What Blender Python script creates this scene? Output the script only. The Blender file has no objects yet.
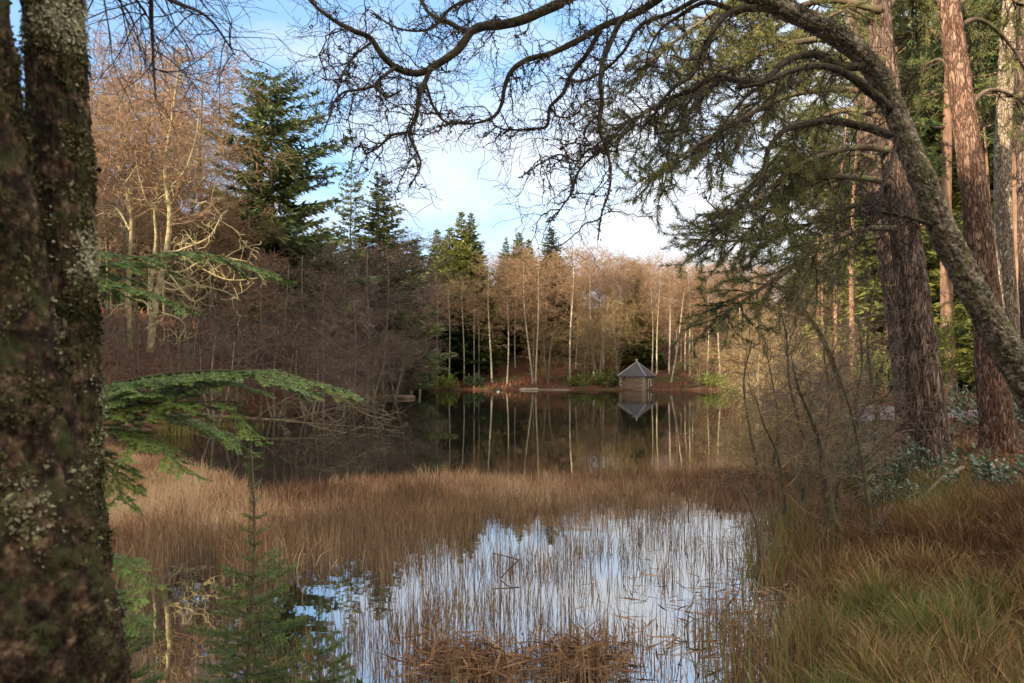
import bpy, math, random
import numpy as np
from mathutils import Vector

# ------------------------------------------------------------------ camera, world, sun, exposure
C = bpy.context.scene.collection
S = bpy.context.scene
CAMZ, F, CX, HY = 2.2, 683.0, 512.0, 372.0
SUN_AZ = (-0.66, -0.751)            # horizontal direction towards the sun
SUN_EL = math.radians(15.0)
SUN_STRENGTH = 5.0
SKY_STRENGTH = 0.15
EXPOSURE = 1.42

cam_d = bpy.data.cameras.new('camera'); cam = bpy.data.objects.new('camera', cam_d); C.objects.link(cam)
cam.location = (0, 0, CAMZ); cam.rotation_euler = (math.pi/2, 0, 0)
cam_d.sensor_width = 36; cam_d.lens = 36*F/1024.0
cam_d.shift_y = (HY-341.5)/1024.0
cam_d.clip_start = 0.05; cam_d.clip_end = 3000
cam_d.dof.use_dof = True; cam_d.dof.focus_distance = 14.0; cam_d.dof.aperture_fstop = 5.6
S.camera = cam

w = bpy.data.worlds.new('World'); S.world = w; w.use_nodes = True
nt = w.node_tree; nt.nodes.clear()
def N(nt, t, **kw):
    n = nt.nodes.new(t)
    for k, v in kw.items(): setattr(n, k, v)
    return n
def ramp(nt, stops, src, interp='LINEAR'):
    r = N(nt, 'ShaderNodeValToRGB'); cr = r.color_ramp; cr.interpolation = interp
    while len(cr.elements) > 1: cr.elements.remove(cr.elements[-1])
    for i, (p, c) in enumerate(stops):
        e = cr.elements[0] if i == 0 else cr.elements.new(p)
        e.position = p; e.color = (c[0], c[1], c[2], 1) if not isinstance(c, (int, float)) else (c, c, c, 1)
    nt.links.new(src, r.inputs[0]); return r
wo = N(nt, 'ShaderNodeOutputWorld'); bg = N(nt, 'ShaderNodeBackground')
sky = N(nt, 'ShaderNodeTexSky', sky_type='NISHITA'); sky.sun_disc = False
sky.sun_elevation = SUN_EL; sky.sun_rotation = math.atan2(SUN_AZ[0], SUN_AZ[1])
sky.air_density = 1.0; sky.dust_density = 1.0; sky.ozone_density = 1.0
tc = N(nt, 'ShaderNodeTexCoord')
mp = N(nt, 'ShaderNodeMapping'); mp.inputs['Scale'].default_value = (1.0, 1.0, 2.6); mp.inputs['Rotation'].default_value = (0.1, -0.25, 0.3)
nt.links.new(tc.outputs['Generated'], mp.inputs[0])
no = N(nt, 'ShaderNodeTexNoise'); no.inputs['Scale'].default_value = 2.6; no.inputs['Detail'].default_value = 8; no.inputs['Roughness'].default_value = 0.58; no.inputs['Distortion'].default_value = 0.35
nt.links.new(mp.outputs[0], no.inputs['Vector'])
sx = N(nt, 'ShaderNodeSeparateXYZ'); nt.links.new(tc.outputs['Generated'], sx.inputs[0])
def M(nt, op, a, b=None):
    m = N(nt, 'ShaderNodeMath', operation=op)
    for i, q in enumerate((a, b)):
        if q is None: continue
        if isinstance(q, (int, float)): m.inputs[i].default_value = q
        else: nt.links.new(q, m.inputs[i])
    return m.outputs[0]
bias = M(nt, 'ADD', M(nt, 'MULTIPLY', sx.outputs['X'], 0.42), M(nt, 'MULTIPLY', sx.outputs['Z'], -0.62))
back = N(nt, 'ShaderNodeMapRange', interpolation_type='SMOOTHSTEP'); back.inputs['From Min'].default_value = 0.74; back.inputs['From Max'].default_value = 0.15; nt.links.new(sx.outputs['Y'], back.inputs['Value'])  # thickens and brightens clouds out of view, added as fill for the shade
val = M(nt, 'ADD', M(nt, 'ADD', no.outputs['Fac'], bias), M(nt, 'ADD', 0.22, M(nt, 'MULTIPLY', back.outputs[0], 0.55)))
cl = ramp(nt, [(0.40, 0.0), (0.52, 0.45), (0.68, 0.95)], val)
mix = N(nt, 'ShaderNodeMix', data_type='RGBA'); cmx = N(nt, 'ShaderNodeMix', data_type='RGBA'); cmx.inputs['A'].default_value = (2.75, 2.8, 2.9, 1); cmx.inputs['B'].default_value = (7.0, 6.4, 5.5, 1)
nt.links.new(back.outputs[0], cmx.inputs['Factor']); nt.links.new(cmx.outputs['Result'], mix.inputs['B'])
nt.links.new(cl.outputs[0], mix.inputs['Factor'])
# thin high air scatters: the clear part of the sky is a hazy pale blue
mixb = N(nt, 'ShaderNodeMix', data_type='RGBA'); mixb.inputs['Factor'].default_value = 0.5; mixb.inputs['B'].default_value = (0.95, 1.9, 3.45, 1)
nt.links.new(sky.outputs[0], mixb.inputs['A']); nt.links.new(mixb.outputs['Result'], mix.inputs['A'])
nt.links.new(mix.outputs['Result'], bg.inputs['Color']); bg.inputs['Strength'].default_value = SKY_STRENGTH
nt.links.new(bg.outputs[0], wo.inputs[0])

sd = bpy.data.lights.new('sun', 'SUN'); sd.energy = SUN_STRENGTH; sd.angle = math.radians(0.5); sd.color = (1.0, 0.82, 0.58)
so = bpy.data.objects.new('sun', sd); C.objects.link(so)
sv = Vector((SUN_AZ[0]*math.cos(SUN_EL), SUN_AZ[1]*math.cos(SUN_EL), math.sin(SUN_EL)))
so.rotation_euler = sv.to_track_quat('Z', 'Y').to_euler()
S.view_settings.view_transform = 'Standard'; S.view_settings.look = 'None'
S.view_settings.exposure = EXPOSURE; S.view_settings.gamma = 1.0; S.view_settings.use_curve_mapping = False
S.cycles.max_bounces = 5; S.cycles.diffuse_bounces = 2; S.cycles.glossy_bounces = 3; S.cycles.transmission_bounces = 2
S.cycles.use_denoising = True

# ------------------------------------------------------------------ helpers
def P(px, py, Y): return ((px-CX)/F*Y, Y, CAMZ+(HY-py)/F*Y)
def sstep(a, b, x):
    t = np.clip((np.asarray(x, float)-a)/(b-a), 0, 1); return t*t*(3-2*t)
def _h(ix, iy, iz):
    n = (ix*374761393 + iy*668265263 + iz*1274126177) & 0xffffffff
    n = ((n ^ (n >> 13))*1274126177) & 0xffffffff
    return ((n ^ (n >> 16)) & 0xffff)/65535.0
def vnoise(p):
    p = np.asarray(p, float); i = np.floor(p).astype(np.int64); f = p-i; u = f*f*(3-2*f)
    r = 0
    for a in (0, 1):
        for b in (0, 1):
            for c in (0, 1):
                wgt = (u[..., 0] if a else 1-u[..., 0])*(u[..., 1] if b else 1-u[..., 1])*(u[..., 2] if c else 1-u[..., 2])
                r = r + wgt*_h(i[..., 0]+a, i[..., 1]+b, i[..., 2]+c)
    return r
def fbm(p, o=4):
    p = np.asarray(p, float); r = 0; a = 0.5; s = 0
    for k in range(o):
        r = r + a*vnoise(p*(2**k)+17.3*k); s += a; a *= 0.5
    return r/s
def fbm2(x, y, sc, o=4, z=0.0):
    x = np.asarray(x, float); y = np.asarray(y, float)
    return fbm(np.stack([x*sc+100, y*sc+100, np.zeros_like(x)+z], -1), o)

class MB:
    """collects vertices, quads, triangles and a per-vertex tint; build() links them as ONE mesh object"""
    def __init__(s): s.v = []; s.q = []; s.t = []; s.c = []; s.n = 0
    def add(s, v, q=None, t=None, c=0.5):
        v = np.asarray(v, float).reshape(-1, 3)
        if q is not None and len(q): s.q.append(np.asarray(q, np.int64).reshape(-1, 4)+s.n)
        if t is not None and len(t): s.t.append(np.asarray(t, np.int64).reshape(-1, 3)+s.n)
        s.v.append(v); s.c.append(np.broadcast_to(np.asarray(c, float), (len(v),)).copy()); s.n += len(v)
    def mesh(s, name, mat, smooth=True):
        me = bpy.data.meshes.new(name)
        v = np.concatenate(s.v); c = np.concatenate(s.c)
        q = np.concatenate(s.q) if s.q else np.zeros((0, 4), np.int64)
        t = np.concatenate(s.t) if s.t else np.zeros((0, 3), np.int64)
        me.vertices.add(len(v)); me.vertices.foreach_set('co', v.astype(np.float32).ravel())
        nl = q.size+t.size; npol = len(q)+len(t)
        me.loops.add(nl); me.loops.foreach_set('vertex_index', np.concatenate([q.ravel(), t.ravel()]).astype(np.int32))
        me.polygons.add(npol)
        st = np.concatenate([np.arange(len(q))*4, q.size+np.arange(len(t))*3]).astype(np.int32)
        me.polygons.foreach_set('loop_start', st)
        me.polygons.foreach_set('use_smooth', np.full(npol, bool(smooth)))
        me.update(calc_edges=True)
        at = me.attributes.new('tint', 'FLOAT', 'POINT'); at.data.foreach_set('value', c.astype(np.float32))
        me.materials.append(mat); return me
    def build(s, name, mat, parent=None, smooth=True):
        o = bpy.data.objects.new(name, s.mesh(name, mat, smooth)); C.objects.link(o)
        if parent: o.parent = parent
        return o
    # -- shapes
    def segs(s, a, sides=3, c=0.5):
        a = np.asarray(a, float); n = len(a)
        if not n: return
        p0, p1, r0, r1 = a[:, :3], a[:, 3:6], a[:, 6:7], a[:, 7:8]
        d = p1-p0; d /= np.maximum(np.linalg.norm(d, axis=1, keepdims=True), 1e-9)
        ref = np.where(np.abs(d[:, 2:3]) > 0.9, np.array([[1., 0, 0]]), np.array([[0, 0, 1.]]))
        u = np.cross(d, ref); u /= np.maximum(np.linalg.norm(u, axis=1, keepdims=True), 1e-9); v = np.cross(d, u)
        ring0, ring1 = [], []
        for k in range(sides):
            an = 2*math.pi*k/sides; e = u*math.cos(an)+v*math.sin(an)
            ring0.append(p0+e*r0); ring1.append(p1+e*r1)
        V = np.stack(ring0+ring1, 1)
        base = (np.arange(n)*2*sides)[:, None]
        Q = np.concatenate([base+np.array([[k, (k+1) % sides, sides+(k+1) % sides, sides+k]]) for k in range(sides)], 0)
        cc = a[:, 8] if a.shape[1] > 8 else np.full(n, c)
        s.add(V.reshape(-1, 3), q=Q, c=np.repeat(cc, 2*sides))
    def tube(s, pts, rad, sides=10, rings=None, disp=None, c=0.5, cap=True):
        pts = np.asarray(pts, float); rad = np.asarray(rad, float)
        if rings:
            L = np.concatenate([[0], np.cumsum(np.linalg.norm(np.diff(pts, axis=0), axis=1))]); t = np.linspace(0, L[-1], rings)
            pts = np.stack([smooth_interp(t, L, pts[:, k]) for k in range(3)], 1); rad = smooth_interp(t, L, rad)
        n = len(pts); T = np.gradient(pts, axis=0); T /= np.linalg.norm(T, axis=1, keepdims=True)
        u = np.cross(T[0], [0.31, 0.95, 0.1]); u /= np.linalg.norm(u); U = [u]
        for k in range(1, n):
            u = U[-1]-T[k]*np.dot(U[-1], T[k]); U.append(u/np.linalg.norm(u))
        U = np.array(U); W = np.cross(T, U); an = np.linspace(0, 2*math.pi, sides, endpoint=False)
        e = U[:, None]*np.cos(an)[None, :, None]+W[:, None]*np.sin(an)[None, :, None]
        R = rad[:, None]*np.ones((1, sides))
        L = np.concatenate([[0], np.cumsum(np.linalg.norm(np.diff(pts, axis=0), axis=1))])
        if disp is not None: R = R+disp(np.broadcast_to(an[None], R.shape), np.broadcast_to(L[:, None], R.shape), rad[:, None])
        V = pts[:, None]+e*R[..., None]
        i = np.arange(n-1)[:, None]*sides; k = np.arange(sides)[None]; k2 = (k+1) % sides
        Q = np.stack([i+k, i+k2, i+sides+k2, i+sides+k], -1).reshape(-1, 4)
        VV = V.reshape(-1, 3); TT = None
        if cap:
            VV = np.concatenate([VV, pts[-1:]]); m = len(VV)-1; b = (n-1)*sides
            TT = np.stack([b+np.arange(sides), b+(np.arange(sides)+1) % sides, np.full(sides, m)], -1)
        s.add(VV, q=Q, t=TT, c=c); return V, e
    def blades(s, b, d, L, wd, bend, c, rng, n=3):
        """grass blades: base b, heading d (unit horizontal), length L, width wd, bend 0..2"""
        b = np.asarray(b, float); m = len(b); side = np.stack([-d[:, 1], d[:, 0], np.zeros(m)], 1)
        tw = rng.uniform(0, math.pi, m); wdir = side*np.cos(tw)[:, None]+d*np.sin(tw)[:, None]
        V = []; ts = np.linspace(0, 1, n)
        for t in ts:
            ang = bend*t*0.75+bend*0.08
            pos = b+d*(L*t*np.sin(ang))[:, None]; pos[:, 2] += L*t*np.cos(ang)
            if t < 1:
                hw = (wd*(1-0.55*t)*0.5)[:, None]; V += [pos-wdir*hw, pos+wdir*hw]
            else: V.append(pos)
        k = len(V); V = np.stack(V, 1).reshape(-1, 3); base = (np.arange(m)*k)[:, None]
        Q = np.concatenate([base+np.array([[2*j, 2*j+1, 2*j+3, 2*j+2]]) for j in range(n-2)]) if n > 2 else None
        T = base+np.array([[k-3, k-2, k-1]])
        s.add(V, q=Q, t=T, c=np.repeat(c, k))
    def leaves(s, p, d, nrm, L, W, c, fold=0.0):
        """pointed leaf: two triangles each side, base p along d"""
        d = d/np.linalg.norm(d, axis=1, keepdims=True); sd_ = np.cross(nrm, d); sd_ /= np.maximum(np.linalg.norm(sd_, axis=1, keepdims=True), 1e-9)
        nn = np.cross(d, sd_); L = L[:, None]; W = W[:, None]
        V = np.stack([p, p+d*L*.45+sd_*W*.5+nn*fold*W, p+d*L, p+d*L*.45-sd_*W*.5+nn*fold*W], 1)
        m = len(p); base = (np.arange(m)*4)[:, None]
        s.add(V.reshape(-1, 3), q=base+np.array([[0, 1, 2, 3]]), c=np.repeat(c, 4))
    def box(s, c0, c1, c=0.5, rot=0, org=(0, 0, 0)):
        x0, y0, z0 = c0; x1, y1, z1 = c1
        V = np.array([(x, y, z) for z in (z0, z1) for x, y in ((x0, y0), (x1, y0), (x1, y1), (x0, y1))], float)
        s.add(V, q=[(3, 2, 1, 0), (4, 5, 6, 7), (0, 1, 5, 4), (1, 2, 6, 5), (2, 3, 7, 6), (3, 0, 4, 7)], c=c)
def smooth_interp(t, L, y):
    """Catmull-Rom style interpolation"""
    m = np.gradient(y, L) if len(L) > 2 else np.full(len(L), (y[-1]-y[0])/max(L[-1]-L[0], 1e-9))
    i = np.clip(np.searchsorted(L, t, side='right')-1, 0, len(L)-2); h = L[i+1]-L[i]; u = (t-L[i])/h
    return (2*u**3-3*u**2+1)*y[i]+(u**3-2*u**2+u)*h*m[i]+(-2*u**3+3*u**2)*y[i+1]+(u**3-u**2)*h*m[i+1]

def tag(o, label=None, cat=None, group=None, kind=None):
    for k, v in (('label', label), ('category', cat), ('group', group), ('kind', kind)):
        if v: o[k] = v
    return o
def empty(name, loc, rz=0, sc=1.0):
    o = bpy.data.objects.new(name, None); C.objects.link(o); o.location = loc; o.rotation_euler = (0, 0, rz)
    o.scale = sc if isinstance(sc, tuple) else (sc, sc, sc); o.empty_display_size = 0.2; return o
def put(name, parts, loc, rz, sc, label, cat, group=None, tilt=None):
    """a thing from shared part meshes"""
    r = empty(name, loc, rz, sc)
    if tilt: r.rotation_euler = (tilt[0], tilt[1], rz)
    for pn, me in parts:
        o = bpy.data.objects.new(pn, me); C.objects.link(o); o.parent = r
    return tag(r, label, cat, group)

# ------------------------------------------------------------------ materials
def newmat(name):
    m = bpy.data.materials.new(name); m.use_nodes = True; nt = m.node_tree
    b = nt.nodes['Principled BSDF']; return m, nt, b
def tint_mat(name, stops, rough=0.75, spec=0.2, trans=0.0, nscale=0):
    m, nt, b = newmat(name)
    a = N(nt, 'ShaderNodeAttribute', attribute_name='tint')
    src = a.outputs['Fac']
    if nscale:
        tc = N(nt, 'ShaderNodeTexCoord'); no = N(nt, 'ShaderNodeTexNoise'); no.inputs['Scale'].default_value = nscale; no.inputs['Detail'].default_value = 4
        nt.links.new(tc.outputs['Object'], no.inputs['Vector'])
        src = M(nt, 'ADD', src, M(nt, 'MULTIPLY', M(nt, 'SUBTRACT', no.outputs['Fac'], 0.5), 0.9))
    r = ramp(nt, stops, src); nt.links.new(r.outputs[0], b.inputs['Base Color'])
    b.inputs['Roughness'].default_value = rough; b.inputs['Specular IOR Level'].default_value = spec
    if trans > 0:
        out = nt.nodes['Material Output']; tr = N(nt, 'ShaderNodeBsdfTranslucent'); mx = N(nt, 'ShaderNodeMixShader'); mx.inputs[0].default_value = trans
        nt.links.new(r.outputs[0], tr.inputs['Color']); nt.links.new(b.outputs[0], mx.inputs[1]); nt.links.new(tr.outputs[0], mx.inputs[2]); nt.links.new(mx.outputs[0], out.inputs['Surface'])
    return m
def bark_mat(name, stops, scale=6.0, stretch=4.0, bump=0.6, patch=None, rough=0.9, dist=0.02, patch_scale=2.5, patch_lim=(0.52, 0.6)):
    m, nt, b = newmat(name)
    tc = N(nt, 'ShaderNodeTexCoord'); mp = N(nt, 'ShaderNodeMapping'); mp.inputs['Scale'].default_value = (1, 1, 1.0/stretch)
    nt.links.new(tc.outputs['Object'], mp.inputs[0])
    no = N(nt, 'ShaderNodeTexNoise'); no.inputs['Scale'].default_value = scale; no.inputs['Detail'].default_value = 8; no.inputs['Roughness'].default_value = 0.65
    nt.links.new(mp.outputs[0], no.inputs['Vector'])
    a = N(nt, 'ShaderNodeAttribute', attribute_name='tint')
    src = M(nt, 'ADD', no.outputs['Fac'], M(nt, 'MULTIPLY', M(nt, 'SUBTRACT', a.outputs['Fac'], 0.5), 0.6))
    r = ramp(nt, stops, src); col = r.outputs[0]
    if patch:
        n2 = N(nt, 'ShaderNodeTexNoise'); n2.inputs['Scale'].default_value = patch_scale; n2.inputs['Detail'].default_value = 7; n2.inputs['Roughness'].default_value = 0.7
        nt.links.new(tc.outputs['Object'], n2.inputs['Vector'])
        f = ramp(nt, [(patch_lim[0], 0), (patch_lim[1], 1)], n2.outputs['Fac'])
        mx = N(nt, 'ShaderNodeMix', data_type='RGBA'); nt.links.new(f.outputs[0], mx.inputs['Factor']); nt.links.new(col, mx.inputs['A']); mx.inputs['B'].default_value = (*patch, 1); col = mx.outputs['Result']
    nt.links.new(col, b.inputs['Base Color']); b.inputs['Roughness'].default_value = rough; b.inputs['Specular IOR Level'].default_value = 0.15
    bp = N(nt, 'ShaderNodeBump'); bp.inputs['Strength'].default_value = bump; bp.inputs['Distance'].default_value = dist
    nt.links.new(no.outputs['Fac'], bp.inputs['Height']); nt.links.new(bp.outputs[0], b.inputs['Normal']); return m

MAT = {}
MAT['birch_bark'] = bark_mat('birch_bark', [(0.3, (.10, .08, .06)), (0.45, (.25, .215, .165)), (0.65, (.40, .36, .29))], 5, 1.5, .3, (.17, .17, .09), dist=.02)
MAT['lichen_bark'] = bark_mat('lichen_bark', [(0.3, (.10, .08, .05)), (0.5, (.24, .20, .12)), (.7, (.36, .31, .19))], 6, 1.5, .5, (.13, .12, .05))
MAT['brown_bark'] = bark_mat('brown_bark', [(0.3, (.05, .035, .025)), (0.6, (.13, .095, .065)), (.8, (.22, .18, .13))], 6, 3, .5, (.13, .14, .06))
MAT['grey_bark'] = bark_mat('grey_bark', [(0.3, (.07, .06, .045)), (0.6, (.20, .17, .13)), (.8, (.30, .27, .21))], 6, 3, .5, (.16, .16, .08))
MAT['pine_bark'] = bark_mat('pine_bark', [(0.30, (.022, .014, .011)), (0.45, (.10, .058, .043)), (0.62, (.26, .155, .115)), (.8, (.36, .25, .20))], 9, 5, .8, (.19, .16, .12), dist=.03, patch_lim=(.56, .66))
MAT['pine_bark_far'] = bark_mat('pine_bark_far', [(0.3, (.05, .03, .022)), (0.5, (.16, .095, .066)), (.75, (.28, .18, .12))], 5, 4, .6, dist=.03)
def plate_mat(name, stops, scale=11, stretch=3.2):
    m, nt, b = newmat(name); tc = N(nt, 'ShaderNodeTexCoord'); mp = N(nt, 'ShaderNodeMapping'); mp.inputs['Scale'].default_value = (1, 1, 1/stretch); nt.links.new(tc.outputs['Object'], mp.inputs[0])
    nz = N(nt, 'ShaderNodeTexNoise'); nz.inputs['Scale'].default_value = 9; nz.inputs['Detail'].default_value = 4; nt.links.new(mp.outputs[0], nz.inputs['Vector'])
    ad = N(nt, 'ShaderNodeMix', data_type='RGBA', blend_type='LINEAR_LIGHT'); ad.inputs['Factor'].default_value = .10; nt.links.new(mp.outputs[0], ad.inputs['A']); nt.links.new(nz.outputs['Color'], ad.inputs['B'])
    vo = N(nt, 'ShaderNodeTexVoronoi'); vo.inputs['Scale'].default_value = scale; nt.links.new(ad.outputs['Result'], vo.inputs['Vector'])
    ve = N(nt, 'ShaderNodeTexVoronoi', feature='DISTANCE_TO_EDGE'); ve.inputs['Scale'].default_value = scale; nt.links.new(ad.outputs['Result'], ve.inputs['Vector'])
    sp = N(nt, 'ShaderNodeSeparateColor'); nt.links.new(vo.outputs['Color'], sp.inputs[0]); n2 = N(nt, 'ShaderNodeTexNoise'); n2.inputs['Scale'].default_value = 30; n2.inputs['Detail'].default_value = 8; n2.inputs['Roughness'].default_value = .7; nt.links.new(mp.outputs[0], n2.inputs['Vector'])
    src = M(nt, 'ADD', M(nt, 'MULTIPLY', sp.outputs[0], .5), M(nt, 'MULTIPLY', n2.outputs['Fac'], .55)); r = ramp(nt, stops, src)
    fi = ramp(nt, [(.0, .1), (.16, 1)], ve.outputs['Distance']); mx = N(nt, 'ShaderNodeMix', data_type='RGBA'); nt.links.new(fi.outputs[0], mx.inputs['Factor']); mx.inputs['A'].default_value = (.06, .033, .024, 1); nt.links.new(r.outputs[0], mx.inputs['B'])
    nt.links.new(mx.outputs['Result'], b.inputs['Base Color']); b.inputs['Roughness'].default_value = .9; b.inputs['Specular IOR Level'].default_value = .15
    bp = N(nt, 'ShaderNodeBump'); bp.inputs['Strength'].default_value = .9; bp.inputs['Distance'].default_value = .03; nt.links.new(M(nt, 'ADD', fi.outputs[0], n2.outputs['Fac']), bp.inputs['Height']); nt.links.new(bp.outputs[0], b.inputs['Normal']); return m
MAT['pine_bark'] = plate_mat('pine_bark_plates', [(.2, (.065, .044, .035)), (.45, (.125, .087, .068)), (.65, (.19, .14, .112)), (.85, (.26, .21, .175))], 23, 5.0)
MAT['pine_sunlit'] = plate_mat('pine_sunlit_plates', [(.2, (.16, .12, .09)), (.45, (.26, .205, .15)), (.65, (.36, .30, .225)), (.85, (.44, .38, .30))], 26, 3.5)  # paler copy of the pine bark, sunlight put into its colour
MAT['pine_red'] = plate_mat('pine_red_plates', [(.2, (.085, .047, .034)), (.45, (.16, .092, .066)), (.65, (.23, .145, .105)), (.85, (.29, .21, .16))], 19, 4.0)
MAT['lean_bark'] = bark_mat('lean_bark', [(0.34, (.03, .022, .017)), (0.45, (.12, .095, .07)), (0.56, (.26, .215, .165)), (.72, (.42, .38, .31))], 13, .8, .9, (.11, .105, .05), patch_scale=9.0, patch_lim=(.5, .6))
MAT['limb_bark'] = bark_mat('limb_bark', [(0.3, (.014, .011, .009)), (0.5, (.05, .04, .03)), (.7, (.12, .10, .07))], 18, 1.0, .8, (.06, .06, .025), patch_scale=10, patch_lim=(.5, .6))
MAT['sapling_bark'] = bark_mat('sapling_bark', [(0.3, (.03, .023, .016)), (0.5, (.085, .07, .042)), (.7, (.17, .145, .085))], 14, 2.0, .6, (.11, .105, .04), patch_scale=7, patch_lim=(.52, .62))
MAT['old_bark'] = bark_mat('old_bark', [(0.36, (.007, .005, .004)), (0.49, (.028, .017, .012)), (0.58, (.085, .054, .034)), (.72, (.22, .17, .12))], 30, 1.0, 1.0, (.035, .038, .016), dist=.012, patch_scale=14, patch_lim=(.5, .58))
MAT['twig_red'] = tint_mat('twig_red', [(0, (.12, .074, .047)), (.5, (.205, .128, .078)), (1, (.33, .22, .13))])
MAT['twig_purple'] = tint_mat('twig_purple', [(0, (.062, .043, .036)), (.5, (.105, .073, .06)), (1, (.18, .13, .10))])
MAT['twig_gold'] = tint_mat('twig_gold', [(0, (.11, .078, .04)), (.5, (.19, .135, .068)), (1, (.30, .225, .12))])
MAT['twig_grey'] = tint_mat('twig_grey', [(0, (.06, .042, .028)), (.5, (.12, .088, .058)), (1, (.22, .165, .11))])
MAT['twig_dark'] = tint_mat('twig_dark', [(0, (.022, .015, .014)), (.5, (.045, .033, .028)), (1, (.085, .07, .05))])
MAT['lichen_twig'] = tint_mat('lichen_twig', [(0, (.12, .10, .05)), (.5, (.25, .21, .115)), (1, (.38, .33, .19))])
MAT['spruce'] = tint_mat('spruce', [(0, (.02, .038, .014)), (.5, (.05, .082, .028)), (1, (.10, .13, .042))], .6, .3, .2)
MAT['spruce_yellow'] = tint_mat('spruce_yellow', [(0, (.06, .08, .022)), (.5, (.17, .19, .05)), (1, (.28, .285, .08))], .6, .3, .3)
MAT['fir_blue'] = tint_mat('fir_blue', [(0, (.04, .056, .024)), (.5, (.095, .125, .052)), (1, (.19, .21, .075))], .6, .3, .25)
MAT['pine_needle'] = tint_mat('pine_needle', [(0, (.07, .078, .03)), (.5, (.15, .155, .058)), (1, (.28, .255, .09))], .55, .3, .4)
MAT['pine_lit'] = tint_mat('pine_lit', [(0, (.035, .055, .018)), (.5, (.085, .115, .036)), (1, (.16, .18, .055))], .6, .3, .25)
MAT['hemlock'] = tint_mat('hemlock', [(0, (.055, .095, .022)), (.5, (.12, .195, .042)), (1, (.22, .31, .065))], .45, .4, .25)
MAT['sapling'] = tint_mat('sapling', [(0, (.035, .06, .017)), (.5, (.075, .125, .03)), (1, (.155, .205, .055))], .45, .4, .2)
MAT['laurel'] = tint_mat('laurel', [(0, (.03, .055, .025)), (.5, (.075, .12, .068)), (1, (.15, .20, .12))], .35, .5, .1)
MAT['moss_leaf'] = tint_mat('moss_leaf', [(0, (.06, .09, .02)), (.5, (.13, .17, .035)), (1, (.23, .25, .06))], .7, .2, .3)
MAT['yew'] = tint_mat('yew', [(0, (.012, .03, .012)), (.5, (.03, .06, .022)), (1, (.06, .10, .035))], .55, .3, .15)
MAT['reed'] = tint_mat('reed', [(0, (.12, .06, .03)), (.35, (.27, .148, .075)), (.7, (.41, .25, .135)), (1, (.54, .385, .225))], .7, .25, .25)
MAT['reed_stem'] = tint_mat('reed_stem', [(0, (.08, .047, .03)), (.5, (.18, .112, .064)), (.85, (.32, .21, .115)), (1, (.22, .23, .08))], .7, .2, .15)
MAT['rush'] = tint_mat('rush', [(0, (.10, .055, .025)), (.4, (.21, .13, .05)), (.7, (.16, .17, .045)), (1, (.14, .22, .05))], .6, .3, .25)
MAT['bank_grass'] = tint_mat('bank_grass', [(0, (.10, .052, .024)), (.3, (.27, .155, .062)), (.5, (.38, .25, .11)), (.68, (.20, .165, .055)), (.85, (.125, .13, .036)), (1, (.12, .15, .034))], .65, .25, .25)
MAT['litter'] = tint_mat('litter', [(0, (.06, .03, .017)), (.5, (.17, .085, .045)), (1, (.33, .20, .11))], .8, .2, .1)
MAT['bracken'] = tint_mat('bracken', [(0, (.08, .035, .022)), (.5, (.17, .075, .045)), (1, (.26, .14, .075))], .85, .1, .1)
MAT['lichen'] = tint_mat('lichen', [(0, (.018, .017, .008)), (.4, (.05, .048, .02)), (.72, (.15, .145, .075)), (1, (.36, .35, .25))], .9, .1, .1)
MAT['lichen_pale'] = tint_mat('lichen_pale', [(0, (.06, .052, .04)), (.35, (.17, .15, .105)), (.7, (.33, .305, .23)), (1, (.50, .475, .38))], .9, .1, .1)
MAT['sedge'] = tint_mat('sedge', [(0, (.08, .066, .022)), (.5, (.16, .135, .036)), (1, (.25, .22, .07))], .6, .2, .3)

def ground_material():
    m, nt, b = newmat('forest_floor')
    tc = N(nt, 'ShaderNodeTexCoord')
    def nz(sc, d=6, r=.6):
        n = N(nt, 'ShaderNodeTexNoise'); n.inputs['Scale'].default_value = sc; n.inputs['Detail'].default_value = d; n.inputs['Roughness'].default_value = r
        nt.links.new(tc.outputs['Object'], n.inputs['Vector']); return n.outputs['Fac']
    r1 = ramp(nt, [(.3, (.028, .017, .012)), (.5, (.085, .04, .026)), (.65, (.14, .065, .038)), (.8, (.20, .11, .06))], nz(3.0, 10, .75))
    f = ramp(nt, [(.5, 0), (.62, 1)], nz(.35, 5))
    mx = N(nt, 'ShaderNodeMix', data_type='RGBA'); nt.links.new(f.outputs[0], mx.inputs['Factor']); nt.links.new(r1.outputs[0], mx.inputs['A'])
    r2 = ramp(nt, [(.35, (.03, .035, .012)), (.65, (.09, .085, .03))], nz(5, 8, .7)); nt.links.new(r2.outputs[0], mx.inputs['B'])
    nt.links.new(mx.outputs['Result'], b.inputs['Base Color']); b.inputs['Roughness'].default_value = .95; b.inputs['Specular IOR Level'].default_value = .1
    bp = N(nt, 'ShaderNodeBump'); bp.inputs['Strength'].default_value = .8; bp.inputs['Distance'].default_value = .05
    nt.links.new(nz(9, 8, .7), bp.inputs['Height']); nt.links.new(bp.outputs[0], b.inputs['Normal']); return m
def water_material():
    m, nt, b = newmat('pond_water')
    b.inputs['Base Color'].default_value = (.012, .011, .008, 1); b.inputs['Roughness'].default_value = .015; b.inputs['IOR'].default_value = 5.0
    b.inputs['Specular IOR Level'].default_value = .62
    tc = N(nt, 'ShaderNodeTexCoord'); n = N(nt, 'ShaderNodeTexNoise'); n.inputs['Scale'].default_value = 1.1; n.inputs['Detail'].default_value = 3
    nt.links.new(tc.outputs['Object'], n.inputs['Vector'])
    bp = N(nt, 'ShaderNodeBump'); bp.inputs['Strength'].default_value = .06; bp.inputs['Distance'].default_value = .05
    nt.links.new(n.outputs['Fac'], bp.inputs['Height']); nt.links.new(bp.outputs[0], b.inputs['Normal']); return m
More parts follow.
